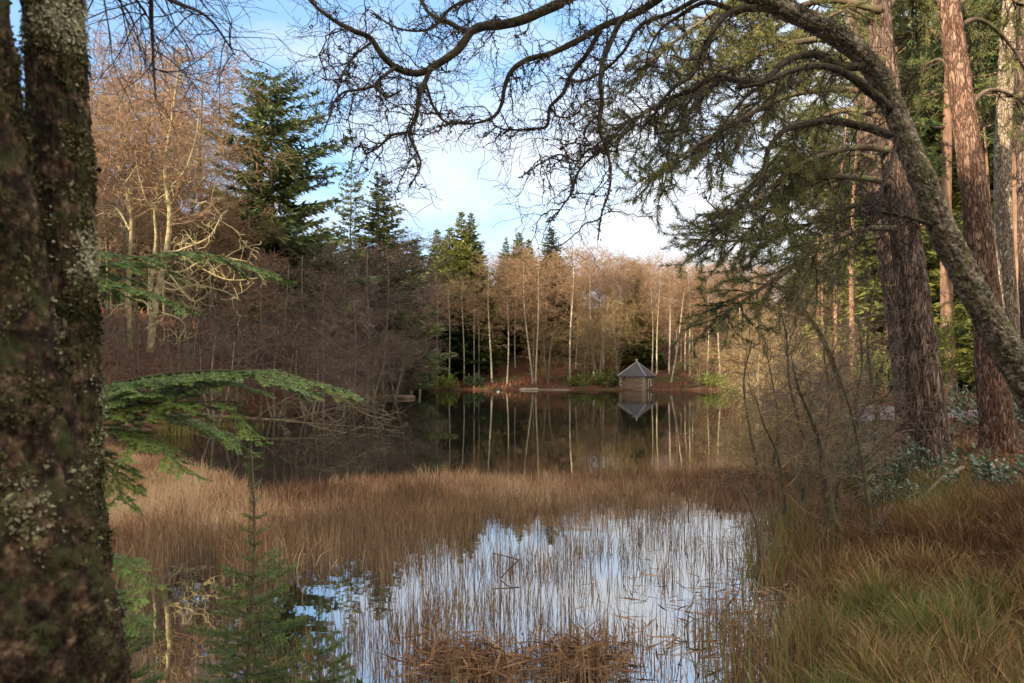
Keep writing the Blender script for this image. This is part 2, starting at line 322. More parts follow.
MAT['ground'] = ground_material(); MAT['water'] = water_material()

# ------------------------------------------------------------------ terrain, pond, path
LAKE = np.array([(-3.2, 3.7), (-1, 3.3), (1.5, 3.4), (2.5, 5.3), (3.4, 8), (4.5, 10.4), (6.1, 13.6), (8.3, 18), (10.6, 26), (15.5, 38), (21, 52), (26, 64), (29, 74), (27, 81),
                 (18, 83.5), (8, 84.5), (0, 83.6), (-8, 84.2), (-16, 83), (-20, 76), (-16.5, 66), (-9.6, 56), (-10.3, 52), (-13.2, 45), (-13.6, 36), (-13, 29), (-13.8, 24), (-15, 19), (-13.5, 14), (-10, 9.5), (-6, 5.6)])
def lake_sd(x, y):
    x = np.asarray(x, float); y = np.asarray(y, float); d = np.full(x.shape, 1e9); ins = np.zeros(x.shape, bool)
    for i in range(len(LAKE)):
        ax, ay = LAKE[i]; bx, by = LAKE[(i+1) % len(LAKE)]
        t = np.clip(((x-ax)*(bx-ax)+(y-ay)*(by-ay))/((bx-ax)**2+(by-ay)**2), 0, 1)
        d = np.minimum(d, np.hypot(x-ax-t*(bx-ax), y-ay-t*(by-ay)))
        cnd = (ay > y) != (by > y); ins ^= cnd & (x < (bx-ax)*(y-ay)/((by-ay) if by != ay else 1e-9)+ax)
    return np.where(ins, -d, d)
PATH = np.array([(15.5, 8), (13.4, 14), (12.4, 19), (12.5, 24), (15.2, 32), (20.4, 43), (27, 57), (33, 69)])
def path_d(x, y):
    d = np.full(np.shape(x), 1e9)
    for i in range(len(PATH)-1):
        (ax, ay), (bx, by) = PATH[i], PATH[i+1]
        t = np.clip(((x-ax)*(bx-ax)+(y-ay)*(by-ay))/((bx-ax)**2+(by-ay)**2), 0, 1)
        d = np.minimum(d, np.hypot(x-ax-t*(bx-ax), y-ay-t*(by-ay)))
    return d
def gz(x, y):
    x = np.asarray(x, float); y = np.asarray(y, float); d = lake_sd(x, y); do = np.maximum(d, 0)
    h = np.where(d < 0, -np.minimum(-d*0.22, 1.2)-0.02, 0.0)
    h = h+0.10*sstep(0, .5, do)+0.25*sstep(.2, 2.5, do)
    wl = sstep(-7, -13, x)*sstep(14, 24, y)*(1-sstep(62, 78, y)); wf = sstep(66, 80, y); wr = sstep(1.5, 4.5, x)*(1-wf)
    h = h+wl*(0.42*np.minimum(do, 12)+0.22*np.clip(do-12, 0, 22))
    h = h+wf*(0.25*sstep(0, 2, do)+0.26*np.clip(do-4, 0, 60)+0.05*np.clip(do-65, 0, 200))
    h = h+wr*(0.72*sstep(0.4, 4.2, do)+0.09*np.clip(do-10, 0, 30)+0.10*np.clip(do-40, 0, 150))
    t = SUN_AZ[0]*x+SUN_AZ[1]*y
    h = h+sstep(14, 60, t)*11*(1-wl)*(1-sstep(20, 40, y))  # unseen rise towards the sun, added to help shade the foreground
    nz = (fbm2(x, y, .9, 4)-.5)*.25*sstep(.2, 1.5, do)+(fbm2(x, y, .12, 3)-.5)*2.2*sstep(8, 25, do)
    pd = path_d(x, y); return h+nz*sstep(.8, 2.0, pd)
def gz1(x, y): return float(gz(np.array([x]), np.array([y]))[0])
def sheet(xs, ys, zf):
    X, Y = np.meshgrid(xs, ys); Z = zf(X, Y); nx, ny = len(xs), len(ys)
    V = np.stack([X, Y, Z], -1).reshape(-1, 3); i = np.arange(ny-1)[:, None]*nx+np.arange(nx-1)[None]
    return V, np.stack([i, i+1, i+nx+1, i+nx], -1).reshape(-1, 4)
u = np.linspace(-1, 1, 361); xs = 3+np.sinh(u*5.0)/math.sinh(5.0)*900
v = np.linspace(0, 1, 420); k = 5.2; ys = 9+np.concatenate([-np.sinh(np.linspace(1, 0, 150)[:-1]*4.6)/math.sinh(4.6)*500, np.sinh(v*k)/math.sinh(k)*1200])
V, Q = sheet(xs, ys, gz); mb = MB(); mb.add(V, q=Q); tag(mb.build('ground', MAT['ground']), kind='structure')
mb = MB(); V, Q = sheet(np.linspace(-24, 34, 30), np.linspace(2.4, 88, 44), lambda X, Y: X*0); mb.add(V, q=Q); tag(mb.build('water', MAT['water']), kind='structure')
m, nt, b = newmat('trodden_path'); tcn = N(nt, 'ShaderNodeTexCoord'); nn = N(nt, 'ShaderNodeTexNoise'); nn.inputs['Scale'].default_value = 7; nn.inputs['Detail'].default_value = 8
nt.links.new(tcn.outputs['Object'], nn.inputs['Vector']); rr = ramp(nt, [(.3, (.09, .076, .076)), (.6, (.18, .155, .16)), (.75, (.16, .09, .06))], nn.outputs['Fac']); nt.links.new(rr.outputs[0], b.inputs['Base Color']); b.inputs['Roughness'].default_value = .9
L = np.concatenate([[0], np.cumsum(np.linalg.norm(np.diff(PATH, axis=0), axis=1))]); tt = np.linspace(0, L[-1], 160)
cx, cy = smooth_interp(tt, L, PATH[:, 0]), smooth_interp(tt, L, PATH[:, 1]); tx, ty = np.gradient(cx), np.gradient(cy); ln = np.hypot(tx, ty)
cols = []
for o_ in np.linspace(-.9, .9, 7):
    x_, y_ = cx-ty/ln*-o_*(1+.12*np.sin(tt*1.7)), cy+tx/ln*-o_*(1+.12*np.sin(tt*1.7)); cols.append(np.stack([x_, y_, gz(x_, y_)+.035], 1))
V = np.stack(cols, 1); i = np.arange(159)[:, None]*7+np.arange(6)[None]; mb = MB(); mb.add(V.reshape(-1, 3), q=np.stack([i, i+1, i+8, i+7], -1).reshape(-1, 4)); tag(mb.build('path', m), kind='structure')

# ------------------------------------------------------------------ tree generators
class Cfg:
    def __init__(s, **k): s.__dict__.update(k)
def grow(out, rg, p, d, L, r, lvl, cfg):
    n = max(2, int(L/cfg.step[lvl])); sl = L/n; wv = cfg.wander[lvl]; g = cfg.grav[lvl]; last = lvl >= cfg.maxl
    tint = cfg.tint0+rg.random()*cfg.tintv
    for i in range(n):
        f = i/n
        d = Vector((d.x+rg.gauss(0, wv), d.y+rg.gauss(0, wv), d.z+rg.gauss(0, wv)+g)).normalized()
        q = p+d*sl; ra = max(cfg.rmin, r*(1-.75*f)); rb = max(cfg.rmin, r*(1-.75*(f+1/n)))
        out.append((p.x, p.y, p.z, q.x, q.y, q.z, ra, rb, tint))
        if not last and f >= cfg.bare[lvl]:
            kk = cfg.kids[lvl]; nk = int(kk)+(1 if rg.random() < kk-int(kk) else 0)
            for _ in range(nk):
                pr = Vector((rg.gauss(0, 1), rg.gauss(0, 1), rg.gauss(0, 1)*cfg.flat)); pr = (pr-d*pr.dot(d))
                if pr.length < 1e-4: continue
                pr.normalize(); a = math.radians(rg.uniform(*cfg.ang)); cd = d*math.cos(a)+pr*math.sin(a)
                grow(out, rg, q, cd, L*rg.uniform(*cfg.ratio)*(1-.45*f), rb*cfg.rr, lvl+1, cfg)
        p = q
def trunk_path(rg, H, lean=0.0, wob=.25, n=12):
    pts = []; x = y = 0; a = rg.uniform(0, 6.28); ph = rg.uniform(0, 6.28)
    for i in range(n+1):
        f = i/n; pts.append((math.cos(a)*lean*H*f+wob*math.sin(f*4+ph)*f, math.sin(a)*lean*H*f+wob*math.cos(f*3.3+ph)*f, H*f-.25*(i == 0)))
    return np.array(pts)
def bare_tree(seed, H=16, r0=.14, first=.35, nb=34, blen=3.4, up=.55, cfg=None, bark='birch_bark', twig='twig_red', multi=1, lean=.03, wob=.3, taper=.85):
    rg = random.Random(seed); tm = MB(); cm = []
    for k in range(multi):
        hh = H*(1 if k == 0 else rg.uniform(.75, .95)); path = trunk_path(rg, hh, lean if multi == 1 else rg.uniform(.08, .2), wob)
        fr = np.linspace(0, 1, len(path)); rad = r0*(1-taper*fr)*(1 if k == 0 else .75)+.012; rad[0] *= 1.35
        tm.tube(path, rad, 8, 30)
        for j in range(nb):
            f = first+(1-first)*((j+rg.random())/nb)**.9*.98
            ix = f*(len(path)-1); i0 = min(int(ix), len(path)-2); p = Vector(path[i0]).lerp(Vector(path[i0+1]), ix-i0); a = rg.uniform(0, 6.28)
            e = up+rg.uniform(-.2, .35); d = Vector((math.cos(a), math.sin(a), e)).normalized()
            prof = math.sin(math.pi*min(1, .18+.82*(1-(f-first)/(1-first))*.95))**.6
            grow(cm, rg, p, d, blen*prof*rg.uniform(.65, 1.15)+.3, max(.014, r0*.28*(1.1-f)), 0, cfg)
    c = MB(); c.segs(cm, 3); return [('trunk', tm.mesh('trunk', MAT[bark])), ('crown', c.mesh('crown', MAT[twig]))]
CF_BIRCH = Cfg(step=[.36, .28, .25], wander=[.13, .2, .22], grav=[.0, -.06, -.13], maxl=2, rmin=.011, bare=[.12, .08, 0], kids=[2.3, 1.9], ang=(30, 65), ratio=(.3, .5), flat=.8, rr=.6, tint0=.2, tintv=.6)
CF_SHRUB = Cfg(step=[.35, .3, .25], wander=[.2, .25, .3], grav=[.03, .0, -.03], maxl=2, rmin=.008, bare=[.15, .1, 0], kids=[1.8, 1.6], ang=(30, 75), ratio=(.3, .55), flat=.9, rr=.6, tint0=.1, tintv=.8)

def conifer(seed, H=20, R=3.2, r0=.2, first=.06, gap=.36, per=9, mat='spruce', bark='brown_bark', droop=.25, tipup=.18, wid=.10, layer=.0, shape=.8, twl=.42, ragged=.25, dens=1.0):
    """spire conifer: trunk and whorls of flat drooping boughs made of needle sprays"""
    rg = np.random.default_rng(seed); tm = MB(); fr = np.linspace(0, 1, 14)
    path = np.stack([.12*np.sin(fr*5+seed), .12*np.cos(fr*4+seed*2), fr*H-.3*(fr == 0)], 1); tm.tube(path, r0*(1-.93*fr)+.01, 8, 24)
    cm = MB(); bs = []; Pp, Dd, Nn, Ll, Ww, Cc = [], [], [], [], [], []
    z = first*H; 
    while z < H*.985:
        f = (z-first*H)/(H*(1-first)); Rz = R*((1-f)**shape)*(1-.25*max(0, .12-f)/.12)+.12
        npr = max(4, int(per*(0.6+.4*(1-f)))); a0 = rg.uniform(0, 6.28)
        for k in range(npr):
            a = a0+2*math.pi*k/npr+rg.normal(0, .25); L = Rz*np.clip(1+rg.normal(0, ragged), .45, 1.5)
            n = max(5, int(L/.20*dens)); ts = (np.arange(n)+rg.random(n)*.6)/n; d0 = np.array([math.cos(a), math.sin(a)]); up0 = .25*f+.05
            zz = lambda t: L*(up0*t-droop*(1-.5*f)*t*t+tipup*t**3.0); pz = z+rg.normal(0, .12)
            bs.append((0, 0, pz, d0[0]*L*.5, d0[1]*L*.5, pz+zz(.5), .03*(1-f)+.012, .018*(1-f)+.008)); bs.append((d0[0]*L*.5, d0[1]*L*.5, pz+zz(.5), d0[0]*L*.97, d0[1]*L*.97, pz+zz(.97), .018*(1-f)+.008, .005))
            bt = rg.uniform(0, .45)
            for t in ts:
                if t < .06: continue
                p = np.array([d0[0]*L*t, d0[1]*L*t, pz+zz(t)])
                for sgn in (-1, 1, 0):
                    if sgn == 0 and rg.random() > .5: continue
                    aa = a+sgn*rg.uniform(.5, 1.1); l = (twl*L*(1-.55*t)*rg.uniform(.5, 1.1)+.12)*(1 if sgn else .6)
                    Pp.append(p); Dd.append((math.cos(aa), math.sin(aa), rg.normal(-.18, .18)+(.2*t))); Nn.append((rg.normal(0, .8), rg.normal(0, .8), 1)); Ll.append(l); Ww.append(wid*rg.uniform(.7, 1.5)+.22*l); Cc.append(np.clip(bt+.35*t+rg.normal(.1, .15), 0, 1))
        z += gap*(1-.45*f)*(1+layer*rg.uniform(-.4, 1.2))
    Pp, Dd, Nn, Ll, Ww, Cc = map(np.array, (Pp, Dd, Nn, Ll, Ww, Cc))
    # each spray: three narrow leaf-shaped fans, so the outline stays open and feathery
    Dn = Dd/np.linalg.norm(Dd, axis=1, keepdims=True); sd_ = np.cross(Nn, Dn); sd_ /= np.linalg.norm(sd_, axis=1, keepdims=True)
    for o_, l_ in ((0, 1), (.55, .7), (-.55, .7)):
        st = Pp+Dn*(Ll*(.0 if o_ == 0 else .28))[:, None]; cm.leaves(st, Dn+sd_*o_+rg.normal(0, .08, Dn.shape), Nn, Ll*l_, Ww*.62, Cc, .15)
    wm = MB(); wm.segs(bs, 3)
    return [('trunk', tm.mesh('trunk', MAT[bark])), ('needles', cm.mesh('needles', MAT[mat])), ('crown', wm.mesh('crown', MAT[bark]))], H
def pine(seed, H=18, r0=.22, first=.5, R=3.0, nb=26, mat='pine_needle', bark='pine_bark_far', tuft=.30, upw=.35, needles=34, nw=.034):
    """pine with a bare pole, irregular limbs and needle tufts"""
    rg = random.Random(seed); nr = np.random.default_rng(seed); tm = MB(); path = trunk_path(rg, H, .02, .3); fr = np.linspace(0, 1, len(path)); rad = r0*(1-.8*fr)+.02; rad[0] *= 1.3; tm.tube(path, rad, 10, 40)
    cfg = Cfg(step=[.4, .3], wander=[.15, .2], grav=[.01, .04], maxl=1, rmin=.012, bare=[.2, 0], kids=[1.6], ang=(30, 65), ratio=(.28, .5), flat=.45, rr=.6, tint0=.3, tintv=.4)
    out = []
    for j in range(nb):
        f = first+(1-first)*(j+rg.random())/nb*.97; ix = f*(len(path)-1); i0 = min(int(ix), len(path)-2); p = Vector(path[i0]).lerp(Vector(path[i0+1]), ix-i0); a = rg.uniform(0, 6.28)
        g = (f-first)/(1-first); Lb = R*(.35+1.0*math.sin(math.pi*(.2+.75*(1-g)))**.8)*rg.uniform(.6, 1.1)
        grow(out, rg, p, Vector((math.cos(a), math.sin(a), upw*(g*1.6-.25))).normalized(), Lb, .07*(1.2-f), 0, cfg)
    a = np.array(out); sel = a[:, 6] < .03; tips = a[sel]; cm = MB(); n = len(tips)
    for k in range(needles):
        p = tips[:, :3]+(tips[:, 3:6]-tips[:, :3])*nr.random((n, 1)); d = (tips[:, 3:6]-tips[:, :3]); d /= np.linalg.norm(d, axis=1, keepdims=True)
        dd = d*.55+nr.normal(0, .55, (n, 3))+np.array([0, 0, .22]); cm.leaves(p, dd, nr.normal(0, 1, (n, 3)), nr.uniform(.5, 1.1, n)*tuft, nr.uniform(.7, 1.4, n)*nw, np.clip(nr.normal(.45, .2, n)+.3*d[:, 2], 0, 1), .1)
    wm = MB(); wm.segs(a, 4)
    return [('trunk', tm.mesh('trunk', MAT[bark])), ('needles', cm.mesh('needles', MAT[mat])), ('crown', wm.mesh('crown', MAT[bark]))], H

BIRCH = [bare_tree(10+i, 16, .11, first=.26+.05*i, nb=44, blen=3.2, cfg=CF_BIRCH) for i in range(4)]
BIRCH_D = [bare_tree(20+i, 16, .11, first=.14+.05*i, nb=50, blen=3.2, cfg=CF_BIRCH, bark='brown_bark') for i in range(4)]
BIRCH_P = [bare_tree(30+i, 14, .11, first=.14, nb=46, blen=3.5, up=.45, cfg=CF_BIRCH, bark='grey_bark', twig='twig_purple') for i in range(3)]
PINE_POLE = [bare_tree(46+i, 15, .12, first=.6, nb=16, blen=2.0, cfg=CF_BIRCH, bark='pine_bark_far', twig='twig_dark') for i in range(2)]
BIRCH_POLE = [bare_tree(40+i, 15, .11, first=.5, nb=30, blen=2.8, cfg=CF_BIRCH, twig='twig_red') for i in range(2)]
GOLD = [bare_tree(50+i, 9, .11, first=.08, nb=34, blen=3.4, up=.35, cfg=CF_SHRUB, bark='grey_bark', twig='twig_gold', multi=2) for i in range(2)]
WILLOW = [bare_tree(60+i, 6, .07, first=.05, nb=24, blen=2.6, up=.5, cfg=CF_SHRUB, bark='grey_bark', twig=tw, multi=3) for i, tw in enumerate(('twig_purple', 'twig_gold'))]
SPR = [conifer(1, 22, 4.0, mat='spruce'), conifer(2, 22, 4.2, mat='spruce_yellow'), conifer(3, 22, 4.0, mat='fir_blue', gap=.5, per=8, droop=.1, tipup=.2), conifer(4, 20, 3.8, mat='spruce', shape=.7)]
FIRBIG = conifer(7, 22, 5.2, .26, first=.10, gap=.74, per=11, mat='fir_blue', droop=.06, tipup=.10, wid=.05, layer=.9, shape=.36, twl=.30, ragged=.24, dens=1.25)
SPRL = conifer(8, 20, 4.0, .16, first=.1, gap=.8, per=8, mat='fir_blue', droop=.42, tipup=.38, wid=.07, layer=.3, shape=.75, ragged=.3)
PINEF = [pine(70+i, 18, .2, first=f_, R=3.0, nb=38, mat='pine_lit') for i, f_ in enumerate((.5, .35))]

def at(px, Y): return ((px-CX)/F*Y, Y)
def plant(name, proto, H0, px, Y, top, label, cat='tree', group=None, rz=None, wide=1.0, tilt=None, sink=.15):
    x, y = at(px, Y); z = gz1(x, y)-sink; H = CAMZ+(HY-top)/F*Y-z; s_ = H/H0
    return put(name, proto, (x, y, z), rnd.uniform(0, 6.28) if rz is None else rz, (s_*wide, s_*wide, s_), label, cat, group, tilt)
rnd = random.Random(5)

# ------------------------------------------------------------------ far bank: birches one can tell apart
FARB = 'pale birches along the far shore'
far = [  # px, depth, top y, proto, tilt, label
 (427, 87, 272, 0, .05, 'thin pale birch at the left end of the far shore row, leaning right'),
 (437, 87.5, 268, 1, .03, 'thin pale birch second from the left in the far shore row'),
 (449, 86.5, 262, 2, 0, 'straight pale birch before the dark green spruces, third from the left in its row'),
 (464, 87, 258, 3, .01, 'straight pale birch before the dark spruces, fourth from the left in its row'),
 (474, 88, 268, 1, .03, 'thin pale birch at the right edge of the dark green spruces'),
 (479, 89, 275, 2, .0, 'slimmest pale birch just right of the dark spruce skirts'),
 (492, 87, 262, 0, 0, 'lone slender birch over red bracken, halfway along the far shore'),
 (507, 88, 280, 3, -.04, 'thin birch leaning left over red bracken on far shore'),
 (533, 87, 262, 0, -.06, 'twin birch stem leaning left above the little stone landing'),
 (535.5, 87, 258, 2, .0, 'upright twin birch stem above the little stone landing'),
 (570, 86.5, 250, 3, -.01, 'tall grey birch midway between the stone landing and the boathouse'),
 (636, 96, 285, 1, 0, 'pale birch directly behind the boathouse roof point'),
 (644, 98, 280, 2, 0, 'slim birch rising behind right slope of boathouse roof'),
 (652, 93, 285, 0, .06, 'white sunlit birch leaning right just right of boathouse'),
 (657, 92, 272, 1, .02, 'white sunlit straight birch just right of boathouse'),
 (669, 92, 262, 2, .03, 'tall white sunlit birch with forked top, right of boathouse'),
 (671, 88, 280, 1, .20, 'white birch leaning strongly right out of the far shore'),
 (690, 90, 268, 3, 0, 'sunlit birch between the strongly leaning birch and the mossy green bush'),
 (707, 88, 272, 0, .02, 'sunlit thin birch left of the mossy green bush on far shore'),
 (721, 87, 268, 2, -.02, 'sunlit birch just left of the mossy green bush'),
 (741, 84, 275, 1, .0, 'sunlit birch standing behind the mossy green bush'),
 (757, 80, 268, 3, .03, 'sunlit birch at right end of the far shore row'),
]
for px, Y, top, k, tl, lab in far:
    pr = BIRCH_POLE[k % 2] if (px > 650 and k in (1, 3)) or px < 485 else BIRCH[k]
    plant('birch_tree', pr, 15 if pr in BIRCH_POLE else 16, px, Y, top+(22 if px < 485 else 0), lab, 'birch', FARB, tilt=(0, tl, 0), wide=.9 if px < 485 else 1.15)
# bare wood on the slope behind: nothing tells one from the next inside a zone
zones = [(400, 500, 14, 'bare brown tree in the shaded wood behind the dark spruce skirts', 'bare trees behind the dark spruces', 300),
         (500, 625, 46, 'bare russet birch on the slope behind red bracken, between spruces and boathouse', 'bare trees between spruces and boathouse', 262),
         (625, 800, 46, 'bare russet birch in the sunlit wood on the slope beyond the boathouse', 'bare sunlit trees beyond the boathouse', 268)]
for x0, x1, n, lab, grp, top in zones:
    for i in range(n):
        px = x0+(x1-x0)*(i+rnd.random())/n; Y = rnd.choice((95, 103, 112, 122, 134, 146, 158))+rnd.uniform(-3, 3)
        k = rnd.randrange(4); pr = BIRCH[k] if rnd.random() < .6 else BIRCH_D[k]
        plant('birch_tree', pr, 16, px, Y, top+rnd.uniform(-8, 20), lab, 'birch', grp, wide=1.25)
con = [ # px,depth,top,proto,wide,label
 (415, 98, 238, 3, .8, 'small green spruce at the left of the far spire group'),
 (437, 100, 228, 1, .9, 'yellow green sunlit spruce, left spire of the far group'),
 (450, 98, 226, 1, 1.0, 'broad yellow green spruce beneath the two tallest far spires'),
 (461, 97, 210, 1, .85, 'left one of the twin tallest blue green spires on far bank'),
 (471, 98, 211, 1, .75, 'right one of the twin tallest blue green spires on far bank'),
 (480, 99, 244, 1, .8, 'low yellow green spruce on the right flank of the twin spires'),
 (440, 91, 292, 0, 1.5, 'dark green spruce with skirts down to the water behind birch stems, left one'),
 (458, 92, 285, 0, 1.4, 'dark green spruce with skirts down to the water behind birch stems, right one'),
 (506, 106, 236, 2, .7, 'narrow spruce spire above russet birches, left of the three far spires'),
 (519, 104, 231, 1, 1.0, 'yellow green spruce above russet birches, middle of the three far spires'),
 (529, 106, 238, 1, .8, 'green spruce spire behind the yellow green one above russet birches'),
 (551, 104, 226, 0, 1.0, 'dark ragged spruce above russet birches, under the hanging branch tips'),
 (638, 97, 278, 1, 1.0, 'yellow green sunlit spruce in the middle of the russet wood behind the boathouse'),
 (634, 128, 260, 2, .9, 'distant dark spire on skyline above the boathouse'),
 (684, 130, 263, 2, .7, 'distant dark spire on skyline right of boathouse'),
 (700, 132, 268, 3, .9, 'distant dark conifer on skyline above the sunlit white birches'),
 (734, 125, 262, 2, .7, 'distant dark spire on skyline near the drooping pine bough'),
 (637, 98, 345, 3, 1.9, 'low dark spruce thicket right behind the boathouse'),
 (660, 95, 352, 0, 1.7, 'small green spruce between white birches right of boathouse'),
 (396, 96, 240, 0, .9, 'green spruce behind shaded alders left of the far spire group'),
 (408, 84, 330, 3, 1.5, 'low dark green spruce at the water left of the far birch row'),
]
for px, Y, top, k, wd, lab in con:
    plant('spruce_tree', SPR[k][0], SPR[k][1], px, Y, top, lab, 'spruce', 'conifers on the far bank', wide=wd*1.3)
for px, Y, top, k, lab, wd in [(600, 87.5, 300, 0, 'spreading bare ochre tree left of the boathouse', 1.1), (584, 90, 318, 1, 'low bare ochre tree overhanging the bank left of boathouse', 1.0),
                   (617, 93, 308, 1, 'bare golden tree hard behind left side of boathouse', 1.0),
                   (548, 88, 322, 1, 'pale twiggy bush beside the stone landing', 1.1), (700, 84, 345, 0, 'golden twiggy tree low over water right of boathouse', .9), (748, 76, 335, 1, 'golden twiggy tree at the mossy green bush', .9),
                   (772, 66, 322, 0, 'golden twiggy tree on the right shore bend', .9), (790, 58, 300, 1, 'golden tree on right shore behind the lowest pine bough', .9),
                   (812, 48, 270, 0, 'golden brown bare tree on right bank beyond the thin saplings', 1.1), (842, 40, 290, 1, 'bare brown tree on right bank near the path', 1.0)]:
    plant('bare_tree', GOLD[k], 9, px, Y, top, lab, 'tree', 'golden bare trees by the water', wide=wd)

# ------------------------------------------------------------------ left bank
plant('fir_tree', FIRBIG[0], FIRBIG[1], 272, 46, 68, 'tallest dark fir with layered flat boughs on the left bank', 'fir', wide=1.0)
plant('fir_tree', SPRL[0], SPRL[1], 352, 60, 158, 'thin ragged fir with drooping boughs, right of the tallest fir', 'fir', wide=.9)
plant('fir_tree', SPR[2][0], SPR[2][1], 380, 62, 170, 'neat cone shaped fir right of the thin ragged one', 'fir', wide=1.35)
plant('fir_tree', SPR[3][0], SPR[3][1], 203, 62, 205, 'dark spruce half hidden behind the sunlit lichened tree', 'spruce', wide=1.2)
plant('fir_tree', SPR[2][0], SPR[2][1], 322, 62, 225, 'low dark fir between the tallest fir and the thin ragged fir', 'fir', wide=1.2)
lb = [(120, 34, 90, 1, 'tall bare birch next to the mossy foreground trunk'), (186, 38, 78, 0, 'tall bare russet birch with hanging twigs left of the tallest fir'), (108, 44, 130, 0, 'bare birch behind the tall one next to the mossy trunk'),
      (152, 46, 100, 2, 'bare russet birch seen between the two tall left ones'), (226, 50, 190, 1, 'russet bare birch just left of the tallest fir'), (245, 40, 215, 2, 'reddish bare birch before the tallest fir')]
for px, Y, top, k, lab in lb: plant('birch_tree', BIRCH_D[k], 16, px, Y, top, lab, 'birch', 'bare birches on the left bank', wide=1.25)
lx = [(95, 40, 120, 0), (112, 52, 90, 2), (135, 40, 150, 3), (165, 52, 120, 1), (178, 45, 170, 2), (200, 46, 130, 0), (214, 40, 205, 3), (232, 56, 200, 1), (128, 58, 60, 3), (150, 60, 50, 0), (195, 60, 130, 2), (255, 52, 225, 3), (100, 62, 70, 1), (240, 34, 260, 0)]
for px, Y, top, k in lx: plant('birch_tree', BIRCH_D[k], 16, px, Y, top, 'russet bare birch in the hazy wood between mossy trunk and tallest fir', 'birch', 'russet birches on the left slope', wide=1.3)
lp = [(285, 36, 262, 0), (305, 42, 252, 1), (322, 37, 280, 2), (338, 47, 262, 0), (352, 42, 290, 1), (366, 50, 258, 2), (382, 55, 250, 0), (398, 62, 245, 1), (260, 34, 290, 2), (412, 72, 262, 2), (235, 33, 300, 1), (300, 52, 238, 1), (345, 55, 245, 0), (420, 80, 275, 0)]
for px, Y, top, k in lp:
    plant('alder_tree', BIRCH_P[k], 14, px, Y, top+rnd.uniform(-6, 6), 'purple brown bare tree in the shaded thicket between tallest fir and water', 'tree', 'shaded bare trees on the left bank', wide=1.35)
for px, Y, top, k in [(140, 27, 330, 0), (215, 28, 335, 0), (275, 33, 330, 0), (310, 33, 345, 0), (345, 40, 340, 0), (372, 47, 345, 0), (395, 54, 340, 0), (180, 31, 310, 0), (110, 26, 320, 0)]:
    plant('willow_bush', WILLOW[0], 6, px, Y, top, 'leafless purple brown bush low on the shaded left bank', 'bush', 'leafless bushes on the left bank', wide=1.3)
for px, Y, top, k, lab in [(197, 65, 215, 0, 'dark spruce deep in the left wood behind the lichened tree'), (239, 75, 205, 3, 'dark spruce deep in the left wood just left of the tallest fir'), (298, 80, 222, 2, 'dark spruce deep in the left wood just right of the tallest fir'), (303, 72, 238, 0, 'low dark spruce deep in the left wood right of the tallest fir'), (262, 78, 190, 3, 'dark spruce directly behind the tallest fir'), (175, 73, 200, 2, 'dark spruce deep in the left wood behind the tall russet birch'), (110, 68, 190, 0, 'dark spruce deep in the left wood next to the mossy trunk'), (330, 80, 235, 3, 'dark spruce behind the thin ragged fir'), (222, 70, 210, 0, 'broad dark spruce in the left wood between lichened tree and tallest fir'), (150, 80, 170, 3, 'dark spruce far back in the left wood among russet birches')]:
    plant('spruce_tree', SPR[k][0], SPR[k][1], px, Y, top, lab, 'spruce', 'spruces added to the left wood for shade', wide=1.25)  # mostly hidden row added to shade the far birches, also a backdrop
